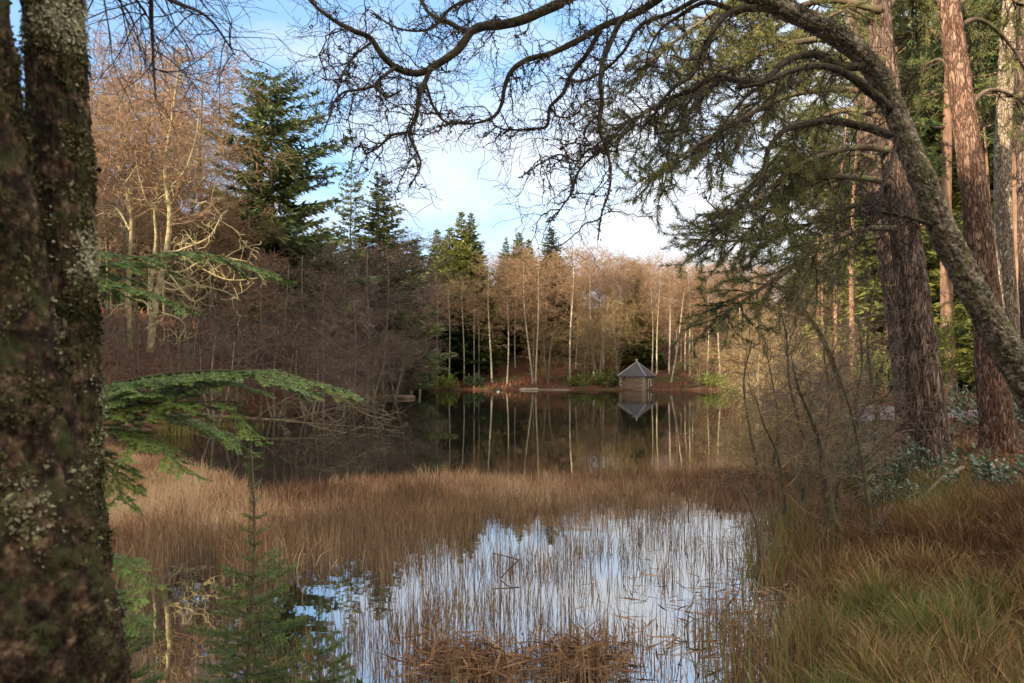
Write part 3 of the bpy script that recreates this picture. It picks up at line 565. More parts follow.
# the sunlit lichened tree
def lichen_tree():
    rg = random.Random(99); x, y = at(165, 27); z = gz1(x, y)-.2; r = empty('oak_tree', (x, y, z)); tag(r, 'sunlit spreading tree with pale lichened limbs on the left bank', 'tree')
    def L(pts, Y=27): return np.array([np.array(P(a, b, Y+(c if len(q) > 2 else 0)))-np.array((x, y, z)) for q in pts for a, b, c in [(q+(0,))[:3]]])
    stems = [([(150, 352), (156, 300), (165, 260), (170, 215), (165, 170), (172, 120), (180, 60)], .13), ([(130, 350), (129, 270), (131, 215), (120, 170), (108, 140)], .09), ([(150, 345), (152, 280), (156, 240), (158, 200), (178, 188), (205, 175)], .07)]
    tm = MB()
    for pts, rr in stems: p = L(pts); tm.tube(p, rr*np.linspace(1.1, .3, len(p)), 8, 30)
    tm.build('trunk', MAT['lichen_bark'], r); out = []
    cfg = Cfg(step=[.25, .2, .2], wander=[.28, .3, .3], grav=[.03, .0, -.03], maxl=2, rmin=.011, bare=[.1, .1, 0], kids=[1.3, 1.1], ang=(30, 75), ratio=(.28, .5), flat=.8, rr=.6, tint0=.2, tintv=.8)
    limbs = [[(165, 255), (185, 248), (210, 236), (222, 215), (228, 210)], [(160, 270), (180, 272), (200, 262), (225, 258), (250, 262)], [(158, 285), (175, 290), (195, 285), (220, 290), (240, 300)], [(165, 250), (180, 255), (205, 270), (230, 280), (258, 278)], [(168, 215), (150, 205), (140, 180), (135, 150)], [(168, 190), (185, 170), (195, 140), (200, 100)], [(130, 230), (118, 210), (100, 205)], [(152, 310), (140, 300), (120, 305), (105, 320)], [(152, 320), (170, 315), (185, 325), (175, 345)], [(160, 262), (178, 285), (190, 300), (205, 298)]]
    for l in limbs:
        p = L([(a, b, rg.uniform(-.6, .6)) for a, b in l]); lm = MB(); lm.tube(p, np.linspace(.045, .014, len(p)), 6, 20); lm.build('limb', MAT['lichen_twig'], r)
        for k in range(len(p)*3):
            t = rg.uniform(.1, 1)*(len(p)-1); i = min(int(t), len(p)-2); q = Vector(p[i]).lerp(Vector(p[i+1]), t-i)
            grow(out, rg, q, Vector((rg.gauss(0, 1), rg.gauss(0, .7), rg.gauss(.2, .6))).normalized(), rg.uniform(.5, 1.3), .02, 0, cfg)
    c = MB(); c.segs(out, 3); c.build('crown', MAT['lichen_twig'], r)
    out = []
    for pts, rr in stems[:2]:
        p = L(pts)
        for k in range(60):
            t = rg.uniform(.45, 1)*(len(p)-1); i = min(int(t), len(p)-2); q = Vector(p[i]).lerp(Vector(p[i+1]), t-i)
            grow(out, rg, q, Vector((rg.gauss(0, 1), rg.gauss(0, 1), .5)).normalized(), rg.uniform(1.2, 3), .022, 0, CF_BIRCH)
    c = MB(); c.segs(out, 3); c.build('crown', MAT['twig_red'], r)
lichen_tree()

# ------------------------------------------------------------------ boathouse
def boathouse():
    D = 85.5; x, y = at(636.7, D); r = empty('boathouse', (x, y, -.12), math.radians(-31), (1.15, 1.15, 1.05)); tag(r, 'small square stone boathouse with dark pyramid slate roof at the water', 'boathouse')
    m, nt, b = newmat('rubble_stone'); tc = N(nt, 'ShaderNodeTexCoord'); mp = N(nt, 'ShaderNodeMapping'); mp.inputs['Rotation'].default_value = (math.pi/2, 0, 0); br = N(nt, 'ShaderNodeTexBrick')
    sxy = N(nt, 'ShaderNodeSeparateXYZ'); nt.links.new(tc.outputs['Object'], sxy.inputs[0]); cmb = N(nt, 'ShaderNodeCombineXYZ')
    nt.links.new(M(nt, 'ADD', sxy.outputs['X'], sxy.outputs['Y']), cmb.inputs['X']); nt.links.new(sxy.outputs['Z'], cmb.inputs['Y']); nt.links.new(cmb.outputs[0], br.inputs['Vector'])
    br.inputs['Scale'].default_value = 1.0; br.inputs['Brick Width'].default_value = .42; br.inputs['Row Height'].default_value = .19; br.inputs['Mortar Size'].default_value = .018
    br.inputs['Color1'].default_value = (.13, .085, .055, 1); br.inputs['Color2'].default_value = (.085, .056, .038, 1); br.inputs['Mortar'].default_value = (.16, .13, .10, 1)
    no = N(nt, 'ShaderNodeTexNoise'); no.inputs['Scale'].default_value = 3; nt.links.new(tc.outputs['Object'], no.inputs['Vector'])
    mx = N(nt, 'ShaderNodeMix', data_type='RGBA', blend_type='MULTIPLY'); mx.inputs['Factor'].default_value = .6; nt.links.new(br.outputs['Color'], mx.inputs['A']); rr = ramp(nt, [(.3, (.55, .5, .45)), (.7, (1.2, 1.1, 1.0))], no.outputs['Fac']); nt.links.new(rr.outputs[0], mx.inputs['B']); nt.links.new(mx.outputs['Result'], b.inputs['Base Color']); b.inputs['Roughness'].default_value = .9
    a = 1.46; wh = 1.78; t = .3; mb = MB()
    mb.box((-a, -a, -.6), (a, -a+t, wh)); mb.box((-a, -a+t+.002, -.6), (-a+t, a, wh)); mb.box((-a+t+.002, a-t, -.6), (a, a, wh))
    # right-hand face (+x) with the doorway
    mb.box((a-t, -a+t+.002, -.6), (a, -.42, wh)); mb.box((a-t, .42, -.6), (a, a-t-.002, wh)); mb.box((a-t, -.418, 1.42), (a, .418, wh)); mb.box((a-t, -.418, -.6), (a, .418, -.05)); mb.build('wall', m, r, smooth=False)
    wd, nt, b = newmat('weathered_white'); b.inputs['Base Color'].default_value = (.55, .52, .48, 1); b.inputs['Roughness'].default_value = .7
    mb = MB(); mb.box((a-.06, -.42, -.05), (a+.03, -.33, 1.42)); mb.box((a-.06, .33, -.05), (a+.03, .42, 1.42)); mb.box((a-.06, -.33, 1.33), (a+.03, .33, 1.42)); fr = mb.build('door_frame', wd, r, smooth=False)
    dd, nt, b = newmat('dark_door'); b.inputs['Base Color'].default_value = (.05, .022, .018, 1); b.inputs['Roughness'].default_value = .6
    mb = MB(); mb.box((a-.15, -.33, -.05), (a-.1, .33, 1.33)); mb.build('door', dd, r, smooth=False)
    mb = MB(); mb.box((a+.003, .55, .35), (a+.025, .95, .75)); mb.build('notice_board', wd, r, smooth=False)
    q, nt, b = newmat('dressed_stone'); b.inputs['Base Color'].default_value = (.18, .135, .095, 1); b.inputs['Roughness'].default_value = .9
    mb = MB()
    for sx_, sy_ in ((-1, -1), (1, -1), (1, 1), (-1, 1)):
        for k in range(8):
            l1, l2 = (.42, .24) if k % 2 else (.24, .42); z0 = -.2+k*.245
            xa, xb = sorted((sx_*(a+.012), sx_*(a-l1))); ya, yb = sorted((sy_*(a+.012), sy_*(a-l2))); mb.box((xa, ya, z0), (xb, yb, z0+.225))
    mb.build('quoin', q, r, smooth=False)
    mb = MB(); mb.box((-a-.35, -a-.4, -.6), (a+.3, -a-.003, .10)); mb.box((a+.003, -a, -.6), (a+.6, a+.2, .06)); mb.build('plinth', q, r, smooth=False)
    sl, nt, b = newmat('slate'); tc = N(nt, 'ShaderNodeTexCoord'); br = N(nt, 'ShaderNodeTexBrick'); sxy = N(nt, 'ShaderNodeSeparateXYZ'); nt.links.new(tc.outputs['Object'], sxy.inputs[0]); cmb = N(nt, 'ShaderNodeCombineXYZ'); nt.links.new(M(nt, 'ADD', sxy.outputs['X'], sxy.outputs['Y']), cmb.inputs['X']); nt.links.new(sxy.outputs['Z'], cmb.inputs['Y']); nt.links.new(cmb.outputs[0], br.inputs['Vector'])
    br.inputs['Scale'].default_value = 1; br.inputs['Brick Width'].default_value = .25; br.inputs['Row Height'].default_value = .14; br.inputs['Mortar Size'].default_value = .006; br.inputs['Color1'].default_value = (.042, .036, .045, 1); br.inputs['Color2'].default_value = (.027, .024, .03, 1); br.inputs['Mortar'].default_value = (.03, .028, .033, 1)
    nt.links.new(br.outputs['Color'], b.inputs['Base Color']); b.inputs['Roughness'].default_value = .6
    e = 1.6; ap = np.array((0, 0, 3.42)); ez = 1.74; mb = MB(); cs = [np.array((sx_*e, sy_*e, ez)) for sx_, sy_ in ((-1, -1), (1, -1), (1, 1), (-1, 1))]
    V = cs+[ap]+[c_-np.array((0, 0, .09)) for c_ in cs]; mb.add(V, t=[(0, 1, 4), (1, 2, 4), (2, 3, 4), (3, 0, 4)], q=[(0, 5, 6, 1), (1, 6, 7, 2), (2, 7, 8, 3), (3, 8, 5, 0), (8, 7, 6, 5)]); rf = mb.build('roof', sl, r, smooth=False)
    ld, nt, b = newmat('lead_ridge'); b.inputs['Base Color'].default_value = (.27, .27, .29, 1); b.inputs['Roughness'].default_value = .45
    for c_ in cs: mb = MB(); mb.tube([c_+(0, 0, .02), (c_+ap)/2+(0, 0, .03), ap+(0, 0, .03)], [.045, .045, .045], 8); mb.build('ridge', ld, rf)
    mb = MB(); mb.tube([ap, ap+(0, 0, .12), ap+(0, 0, .26), ap+(0, 0, .34)], [.07, .06, .1, .02], 8); mb.build('finial', ld, rf)
boathouse()
# little stone landing and stones
def rock(name, px, py, Y, sx_, sy_, sz, lab, seed, cat='stone', col=(.3, .25, .19), group=None):
    nr = np.random.default_rng(seed); u_, v_ = np.meshgrid(np.linspace(0, 2*math.pi, 25)[:-1], np.linspace(-math.pi/2, math.pi/2, 13)); d = np.stack([np.cos(v_)*np.cos(u_), np.cos(v_)*np.sin(u_), np.sin(v_)], -1)
    d = np.sign(d)*np.abs(d)**.75; rr = .8+.5*fbm(d*1.6+seed, 3); V = d*rr[..., None]*np.array((sx_, sy_, sz)); i = np.arange(12)[:, None]*24+np.arange(24)[None]; j = np.arange(12)[:, None]*24+(np.arange(24)[None]+1) % 24
    mb = MB(); mb.add(V.reshape(-1, 3), q=np.stack([i, j, j+24, i+24], -1).reshape(-1, 4)); mt, nt, b = newmat('stone'); no = N(nt, 'ShaderNodeTexNoise'); no.inputs['Scale'].default_value = 4; no.inputs['Detail'].default_value = 8; rr = ramp(nt, [(.35, tuple(c*.5 for c in col)), (.65, col)], no.outputs['Fac']); nt.links.new(rr.outputs[0], b.inputs['Base Color']); b.inputs['Roughness'].default_value = .9
    o = mb.build(name, mt); x, y, z = P(px, py, Y); o.location = (x, y, max(z, gz1(x, y)) if z < 0 else z); return tag(o, lab, cat, group)
rock('stone_landing', 553, 390.2, 83.6, 2.2, .9, .16, 'low flat stone landing at far water edge left of boathouse', 3, 'landing', col=(.15, .115, .08))
rock('shore_stone', 529, 389.7, 83.8, 1.2, .6, .22, 'tan flat stone at the left end of the stone landing', 4)
rock('shore_stone', 498, 392.0, 75, .16, .10, .12, 'tiny white bird-like speck on the water before the far birches', 6, col=(.75, .75, .72))  # white speck read as a bird, built as a small stone
rock('shore_stone', 396, 397, 57, 1.5, .8, .18, 'flat brown slab at the tip of the left bank', 9, col=(.17, .12, .08))

# ------------------------------------------------------------------ low growth on the banks (uncountable)
def scatter(n, x0, x1, y0, y1, dens, rng):
    x = rng.uniform(x0, x1, n); y = rng.uniform(y0, y1, n); k = rng.random(n) < dens(x, y); return x[k], y[k]
rng = np.random.default_rng(12)
def bl(mb, x, y, z, Lm, Ls, w_, bend, bs, tm_, ts, n=3, dirbias=None):
    m = len(x); a = rng.uniform(0, 2*math.pi, m); d = np.stack([np.cos(a), np.sin(a), np.zeros(m)], 1)
    if dirbias is not None: d = d+np.array(dirbias); d /= np.linalg.norm(d, axis=1, keepdims=True)
    mb.blades(np.stack([x, y, z], 1), d, np.clip(rng.normal(Lm, Ls, m), Lm*.35, Lm*2), np.full(m, w_)*rng.uniform(.6, 1.4, m), np.abs(rng.normal(bend, bs, m)), np.clip(tm_+rng.normal(0, ts, m), 0, 1), rng, n)
mb = MB(); x, y = scatter(70000, -30, 34, 16, 110, lambda x, y: np.where(lake_sd(x, y) > .25, .8*(sstep(.4, .6, fbm2(x, y, .3)))+.1, 0)*(1-(x > 3)*(y < 60)*.85), rng)
bl(mb, x, y, gz(x, y)-.03, .55, .2, .09, .9, .4, .45, .2); tag(mb.build('dead_bracken', MAT['bracken']), 'red brown dead bracken and leaf litter covering the pond banks', 'bracken', kind='stuff')
def clump(name, px, Y, H, R, n, mat, lab, cat, seed, grp=None, py=None, lw=.5, leafL=.12, flat=.7):
    nr = np.random.default_rng(seed); x, y = at(px, Y); z = gz1(x, y) if py is None else P(px, py, Y)[2]; r = empty(name, (x, y, z)); tag(r, lab, cat, grp)
    st = []; rg = random.Random(seed); cf = Cfg(step=[.2, .15], wander=[.2, .3], grav=[.04, .02], maxl=1, rmin=.004, bare=[.2, 0], kids=[1.3], ang=(30, 70), ratio=(.35, .6), flat=.8, rr=.6, tint0=.3, tintv=.5)
    for k in range(14):
        a = rg.uniform(0, 6.28); grow(st, rg, Vector((math.cos(a)*R*.25*rg.random(), math.sin(a)*R*.25*rg.random(), -.05)), Vector((math.cos(a)*R*.8, math.sin(a)*R*.8, H*.9)).normalized(), math.hypot(R, H)*rg.uniform(.5, .95), .012, 0, cf)
    a = np.array(st); sm = MB(); sm.segs(a, 3); sm.build('stem', MAT['twig_purple'], r)
    tip = a[nr.integers(0, len(a), n)]; p = tip[:, 3:6]+nr.normal(0, .05, (n, 3)); p[:, 2] = np.maximum(p[:, 2], .01); d = (tip[:, 3:6]-tip[:, :3]); d /= np.linalg.norm(d, axis=1, keepdims=True); d = d+nr.normal(0, .7, (n, 3))
    lm = MB(); lm.leaves(p, d, nr.normal(0, .6, (n, 3))+np.array((0, 0, 1.)), nr.uniform(.6, 1.3, n)*leafL, nr.uniform(.7, 1.2, n)*leafL*lw, np.clip(nr.normal(.45, .2, n)+.25*(p[:, 2]/H-.5), 0, 1), .12); lm.build('foliage', MAT[mat], r); return r
for i, (px, Y, H, R, lab, mt) in enumerate([(415, 85, 1.3, 2.0, 'low green bush at water edge below leftmost far birches', 'yew'), (447, 85, 1.1, 2.0, 'low green bush at the foot of the dark spruces', 'moss_leaf'), (472, 85.2, 1.0, 1.6, 'low fern green bush by the birches right of dark spruces', 'yew'),
        (586, 85.6, 1.3, 2.2, 'pale green fern clump on shore midway to the boathouse', 'moss_leaf'), (607, 85.6, 1.0, 1.8, 'green fern clump on shore next to the boathouse', 'moss_leaf'), (617, 85.5, 1.4, 1.0, 'dark green bush against left wall of boathouse', 'yew'),
        (733, 80, 2.0, 3.0, 'bright yellow green mossy bush on right far shore', 'moss_leaf'), (708, 84, 1.0, 1.6, 'small ochre green clump right of boathouse', 'moss_leaf'), (400, 84, 1.2, 1.6, 'small dark green bush at the left corner of far shore', 'yew')]):
    clump('shore_bush', px, Y, H, R, 900, mt, lab, 'bush', 200+i, 'low bushes along the far shore', leafL=.28)
for i, (px, Y, H, R, n, lab, mt, ll) in enumerate([
    (880, 10.6, .8, .75, 2600, 'blue green rhododendron bush at the left foot of the thick pine trunk', 'laurel', .07), (845, 12.5, .6, .6, 1500, 'blue green rhododendron bush behind the thin saplings', 'laurel', .07),
    (905, 9.4, .32, .4, 420, 'low dark rhododendron sprigs below the thick pine trunk', 'laurel', .07), (968, 9.0, .3, .5, 420, 'low green bramble patch below the second pine trunk', 'laurel', .07),
    (1012, 8.4, .35, .5, 500, 'green bramble patch on bank at the right edge', 'laurel', .09), (930, 26, 4.2, 1.9, 3500, 'yellow green young tree behind the two pine trunks', 'moss_leaf', .16),
    (822, 30, 3.0, 1.8, 3500, 'dark rounded yew bush on the right bank behind the thin saplings', 'yew', .14), (985, 15, .9, 1.1, 900, 'dark leafy shrub behind the second pine foot', 'laurel', .12), (855, 19, .8, 1.0, 700, 'low scrub beside the path', 'yew', .12)]):
    clump('evergreen_bush', px, Y, H, R, n, mt, lab, 'bush', 230+i, 'evergreen bushes on the right bank', leafL=ll, lw=.42)

# ------------------------------------------------------------------ reeds, rushes, grass
AX = [-.9, -.6, -.486, -.40, -.375, -.35, -.28, -.15, .1, .25, .35, .45, .6]
FARE = [20, 19, 16.5, 13.6, 11.8, 12.2, 13.8, 14.4, 14.5, 14.8, 16, 17, 17]
NEARE = [5, 6.5, 8.7, 8.0, 7.6, 7.9, 9.1, 10.6, 11.4, 12.0, 12.0, 11.2, 8]
def reed_dens(x, y):
    a = x/y; nz = fbm2(x, y, .8, 4)-.5; fe = np.interp(a, AX, FARE)+nz*1.6; ne = np.interp(a, AX, NEARE)+nz*5.5
    return (1-sstep(-.5, .4, y-fe))*sstep(-.7, 1.0, y-ne)
mb = MB(); x, y = scatter(260000, -14, 7.5, 5, 19, lambda x, y: reed_dens(x, y)*np.where(y > 10, .7, .9)*(lake_sd(x, y) < .6), rng)
cl_ = fbm2(x, y, .5, 3); hh = .31+.62*(fbm2(x, y, 1.1, 4)-.5)
m_ = len(x); a = rng.uniform(0, 6.28, m_); d = np.stack([np.cos(a), np.sin(a), np.zeros(m_)], 1)
mb.blades(np.stack([x, y, np.maximum(gz(x, y), -.03)-.02], 1), d, hh*rng.uniform(.5, 1.25, m_), rng.uniform(.006, .015, m_), np.where(rng.random(m_) < .22, rng.uniform(1.2, 2.2, m_), np.abs(rng.normal(.6, .45, m_))), np.clip(.42+(cl_-.5)*2.0+(fbm2(x, y, 2.6, 3, 70.0)-.5)*1.0+rng.normal(0, .25, m_), 0, 1), rng, 3)
tag(mb.build('reed_bed', MAT['reed']), 'dense brown winter reeds filling the near side of the pond', 'reeds', kind='stuff')
def sparse_dens(x, y):
    a = x/y; ne = np.interp(a, AX, NEARE); nz = fbm2(x, y, .75, 4, 3.0); n2 = fbm2(x*2.2, y*.8, 1.3, 3, 9.0)
    d = .10+.9*sstep(.46, .64, nz)+.30*sstep(.5, .66, n2); near = sstep(-1.0, .2, y-ne); d = d*.72+near*.7
    hole = .45*np.exp(-((a-.18)/.10)**2-((y-6.4)/.9)**2)+np.exp(-((a+.28)/.06)**2-((y-6.1)/1.0)**2)+1.8*np.exp(-((a+.475)/.045)**2-((y-6.8)/1.5)**2)+.8*np.exp(-((a-.02)/.13)**2-((y-5.9)/.45)**2)
    edge = sstep(.36, .46, a)*.5
    return np.clip(d-.55*hole+edge, .012, 1)*(y < ne+1)*(lake_sd(x, y) < .1)
mb = MB(); x, y = scatter(85000, -6, 5, 4.2, 11.5, lambda x, y: sparse_dens(x, y)*.75, rng)
m_ = len(x); a = rng.uniform(0, 6.28, m_); d = np.stack([np.cos(a), np.sin(a), np.zeros(m_)], 1)
mb.blades(np.stack([x, y, np.full(m_, -.03)], 1), d, rng.gamma(5, .046, m_)+.05, rng.uniform(.004, .009, m_), np.abs(rng.normal(.18, .22, m_)), np.clip(rng.beta(2, 2.4, m_), 0, 1), rng, 3)
tag(mb.build('reed_stems', MAT['reed_stem']), 'thin brown reed stems standing in shallow sky reflecting water', 'reeds', kind='stuff')
# rushes with greener leaves along the right edge of the shallow water
mb = MB(); x, y = scatter(26000, .2, 6.5, 4.3, 12, lambda x, y: np.exp(-((lake_sd(x, y)+.12)/.42)**2)*sstep(.40, .60, fbm2(x, y, 1.4, 3, 5.0))*sstep(.10, .3, x/y), rng)
bl(mb, x, y, np.maximum(gz(x, y), -.03)-.02, .42, .13, .012, .35, .35, .42, .26, 4); tag(mb.build('rushes', MAT['rush']), 'tall green and brown rushes at the right edge of the water', 'rushes', kind='stuff')
# bank grass
def tus(x, y): return sstep(.42, .62, fbm2(x, y, 1.1, 3, 21.0))
mb = MB(); x, y = scatter(210000, 1.2, 10.5, 3.4, 13.5, lambda x, y: np.where(lake_sd(x, y) > -.15, 1, 0)*(.34+.66*tus(x, y))*(.15+.85*sstep(.34, .5, fbm2(x, y, 2.3, 3, 31.0)))*(1-sstep(1.5, 3.0, lake_sd(x, y)-np.clip(8.6-y, 0, 9)*1.1)*.94)*.7, rng)
gcol = .30+(fbm2(x, y, .7, 3, 40.0)-.5)*1.9+rng.normal(0, .22, len(x)); m_ = len(x)
a = rng.uniform(0, 6.28, m_); d = np.stack([np.cos(a), np.sin(a), np.zeros(m_)], 1)+np.array([-.3, -.2, 0]); d /= np.linalg.norm(d, axis=1, keepdims=True)
mb.blades(np.stack([x, y, gz(x, y)-.03], 1), d, (.13+.15*tus(x, y))*rng.uniform(.5, 1.5, m_), rng.uniform(.005, .014, m_), rng.uniform(.4, 2.2, m_), np.clip(gcol*.8, 0, 1), rng, 4)
tcx, tcy = scatter(760, 1.6, 9.5, 3.4, 12.5, lambda x, y: (lake_sd(x, y) > -.1)*(1-sstep(1.3, 2.6, lake_sd(x, y)-np.clip(8.6-y, 0, 9)*1.1)), rng)
for X0, Y0 in zip(tcx, tcy):
    nb_ = rng.integers(90, 260); R0 = rng.uniform(.10, .26); rr_ = R0*np.sqrt(rng.random(nb_)); aa = rng.uniform(0, 6.28, nb_); bx_, by_ = X0+rr_*np.cos(aa), Y0+rr_*np.sin(aa); aa = aa+rng.normal(0, .8, nb_)
    d = np.stack([np.cos(aa), np.sin(aa), np.zeros(nb_)], 1); tone = np.clip(.34+(fbm2(np.array([X0]), np.array([Y0]), .7, 3, 40.0)[0]-.5)*2.0+rng.normal(0, .2), 0, 1)
    mb.blades(np.stack([bx_, by_, gz(bx_, by_)-.02], 1), d, rng.uniform(.5, 1.1, nb_)*rng.uniform(.26, .52), rng.uniform(.004, .011, nb_), .2+1.1*rr_/R0*rng.uniform(.2, 1.2, nb_), np.clip(tone+rng.normal(0, .24, nb_), 0, 1), rng, 5)
tag(mb.build('bank_grass', MAT['bank_grass']), 'long tufted orange and green grass on the right bank', 'grass', kind='stuff')
# near left margin grass and reeds
mb = MB(); x, y = scatter(30000, -6.5, -.8, 2.4, 8, lambda x, y: np.where((lake_sd(x, y) > -.1), .8, 0)*(.3+.7*sstep(.4, .6, fbm2(x, y, 1.2, 3, 2.0))), rng)
bl(mb, x, y, gz(x, y)-.03, .38, .12, .008, .7, .4, .4, .25, 4); tag(mb.build('margin_grass', MAT['reed']), 'brown dead grass on the near left margin', 'grass', kind='stuff')
# fallen leaves and needles on the right bank
mb = MB(); x, y = scatter(52000, 2, 22, 4, 32, lambda x, y: np.where(lake_sd(x, y) > .2, .8, 0)*(.25+.75*sstep(.38, .6, fbm2(x, y, .9, 3, 8.0)))*np.where(path_d(x, y) < .8, .12, 1), rng); m_ = len(x)
mb.leaves(np.stack([x, y, gz(x, y)+rng.uniform(.01, .10, m_)], 1), rng.normal(0, 1, (m_, 3))*np.array((1, 1, .45)), rng.normal(0, .35, (m_, 3))+np.array((0, 0, 1)), rng.uniform(.05, .13, m_), rng.uniform(.02, .06, m_), rng.beta(2, 2, m_), .2)
tag(mb.build('fallen_leaves', MAT['litter']), 'red brown fallen leaves and needles under the pines', 'leaves', kind='stuff')
# flattened reed litter at the very front
mb = MB(); m_ = 2300; ch = rng.random(m_); px = np.where(ch < .34, rng.normal(470, 30, m_), np.where(ch < .6, rng.normal(580, 22, m_), rng.normal(830, 100, m_))); py = np.where(ch < .34, rng.normal(664, 11, m_), np.where(ch < .6, rng.normal(657, 9, m_), rng.normal(615, 35, m_))); Y = 683*2.15/np.maximum(py-372, 30); x = (px-CX)/F*Y
hump = .05+.16*fbm2(x, Y, 2.0, 2)*rng.random(m_); z = np.maximum(gz(x, Y), 0)+hump*np.where(px < 680, 1.0, .8)
st = rng.normal(0, 1, (m_, 3))*np.array((1.2, .9, .28)); st /= np.linalg.norm(st, axis=1, keepdims=True)
mb.leaves(np.stack([x, Y, z], 1), st, rng.normal(0, .5, (m_, 3))+np.array((0, 0, 1)), rng.uniform(.10, .34, m_), rng.uniform(.008, .022, m_), rng.beta(2, 1.8, m_), .25)
tag(mb.build('reed_litter', MAT['litter']), 'heap of flattened orange brown reed leaves in the near water', 'reed litter', kind='stuff')
# sedge tuft on the left shore
for px, Y, n, lab, sp in ((175, 24, 420, 'yellow sedge tuft on left shore at end of the reeds', .22), (222, 27.5, 420, 'yellow mossy sedge strip beneath the fallen tree', .8)):
    x0, y0 = at(px, Y); z0 = max(gz1(x0, y0), 0); mb = MB(); xx = rng.normal(0, sp, n); yy = rng.normal(0, .2, n); bl(mb, xx, yy, np.full(n, -.05), .6 if sp < .5 else .22, .15, .02, .5, .3, .5, .2); o = mb.build('sedge_tuft', MAT['sedge']); o.location = (x0, y0, z0); tag(o, lab, 'sedge')

# ------------------------------------------------------------------ fallen tree on the left shore
def polyline(pts): return np.array([P(*p) for p in pts])
def fallen():
    rg = random.Random(4); r = empty('fallen_tree', P(150, 420, 28)); tag(r, 'bare fallen tree lying out over the dark water from the left bank', 'fallen tree'); o_ = np.array(r.location)
    trunk = polyline([(120, 418, 28.5), (155, 422, 28), (185, 424, 27.5), (215, 417, 27), (260, 419, 26.6), (300, 421, 26)])-o_; mb = MB(); mb.tube(trunk, np.linspace(.12, .03, 6), 8, 40); mb.build('trunk', MAT['brown_bark'], r)
    limbs = [[(255, 419, 26.6), (275, 405, 26.2), (300, 393, 26), (330, 391, 25.6), (358, 399, 25)], [(290, 420, 26), (320, 412, 25.6), (350, 406, 25.4), (385, 416, 25)], [(285, 421, 26), (320, 424, 25.5), (360, 427, 25.2), (400, 431, 24.6)], [(180, 445, 25), (230, 449, 24.6), (270, 447, 24.4), (310, 443, 24.2), (330, 441, 24)], [(300, 422, 26), (330, 430, 25), (365, 436, 24.5)], [(325, 392, 25.6), (345, 400, 25), (365, 414, 24.6), (392, 420, 24.4)]]
    cfg = Cfg(step=[.16, .14, .12], wander=[.28, .3, .3], grav=[-.01, -.02, -.02], maxl=2, rmin=.008, bare=[.1, .1, 0], kids=[.8, .6], ang=(25, 65), ratio=(.3, .55), flat=.5, rr=.65, tint0=.2, tintv=.7)
    out = []
    for l in limbs:
        p = polyline(l)-o_; lm = MB(); lm.tube(p, np.linspace(.028, .010, len(p)), 6, 24); lm.build('limb', MAT['brown_bark'], r)
        for k in range(len(p)*4):
            t = rg.uniform(.15, 1)*(len(p)-1); i = min(int(t), len(p)-2); q = Vector(p[i]).lerp(Vector(p[i+1]), t-i); d = Vector((rg.gauss(.9, .5), rg.gauss(-.1, .6), rg.gauss(-.05, .35))).normalized()
            grow(out, rg, q, d, rg.uniform(.4, 1.1), .011, 0, cfg)
    c = MB(); c.segs([s_ for s_ in out], 3); c.build('crown', MAT['twig_grey'], r)
fallen()

# ------------------------------------------------------------------ right bank pines
def fissured(seed, amp, fa=9.0, fz=2.2):
    def f(an, L, rad):
        p = np.stack([np.cos(an)*fa*.25+seed, np.sin(an)*fa*.25+seed, L*fz], -1); n1 = fbm(p, 3); p2 = np.stack([np.cos(an)*fa*.55, np.sin(an)*fa*.55+seed, L*fz*1.3], -1); n2 = fbm(p2, 3)
        rid = np.abs(2*n2-1); flare = rad*.28*np.exp(-np.maximum(L-.2, 0)/.35)*(1+1.3*np.sin(an*5+seed)*.5)
        return amp*((n1-.5)*1.6-1.3*np.exp(-(rid/.10)**2))+flare
    return f
def near_pine(label, pts, rads, seed, amp, name='pine_tree', mat='pine_bark'):
    p = polyline(pts); p[0, 2] = min(p[0, 2], gz1(p[0, 0], p[0, 1]))-.12; base = p[0].copy(); r = empty(name, tuple(base)); tag(r, label, 'pine', 'pines on the right bank'); mb = MB(); mb.tube(p-base, rads, 120, 420, fissured(seed, amp)); mb.build('trunk', MAT[mat], r); return r, p
PA, pa = near_pine('thickest fissured pine trunk, behind the rhododendron on the right bank', [(936, 452, 11), (926, 400, 11), (914, 300, 11), (900, 200, 11.1), (888, 100, 11.2), (877, 0, 11.3), (868, -140, 11.6), (862, -300, 12)], [.30, .265, .235, .215, .195, .18, .16, .13], 1, .026)
PB, pb = near_pine('reddish pine trunk second from the right edge, crossed by the leaning birch', [(1004, 460, 11.5), (994, 400, 11.5), (986, 300, 11.5), (975, 200, 11.6), (962, 100, 11.8), (948, 0, 12), (935, -140, 12.3), (925, -300, 12.8)], [.27, .24, .215, .20, .185, .17, .14, .10], 5, .016, mat='pine_red')
PC, pc = near_pine('slim pale sunlit pine trunk right of the reddish pine', [(1014, 420, 17), (1010, 340, 17), (1004, 240, 17), (1003, 140, 17.2), (1008, 40, 17.4), (1013, -60, 17.6), (1016, -200, 18)], [.25, .22, .20, .185, .175, .155, .12], 9, .012, mat='pine_sunlit')
PD, pd_ = near_pine('dark pine trunk close behind the thickest pine', [(912, 420, 16), (900, 330, 16), (888, 250, 16), (874, 170, 16.2), (862, 90, 16.4), (852, 0, 16.6), (845, -120, 17)], [.28, .26, .24, .22, .20, .18, .12], 13, .014)
PE, pe = near_pine('pine trunk cut by the right edge of the view', [(1040, 420, 15), (1032, 300, 15), (1028, 180, 15.2), (1026, 60, 15.3), (1030, -80, 15.6)], [.26, .23, .21, .19, .15], 17, .014)

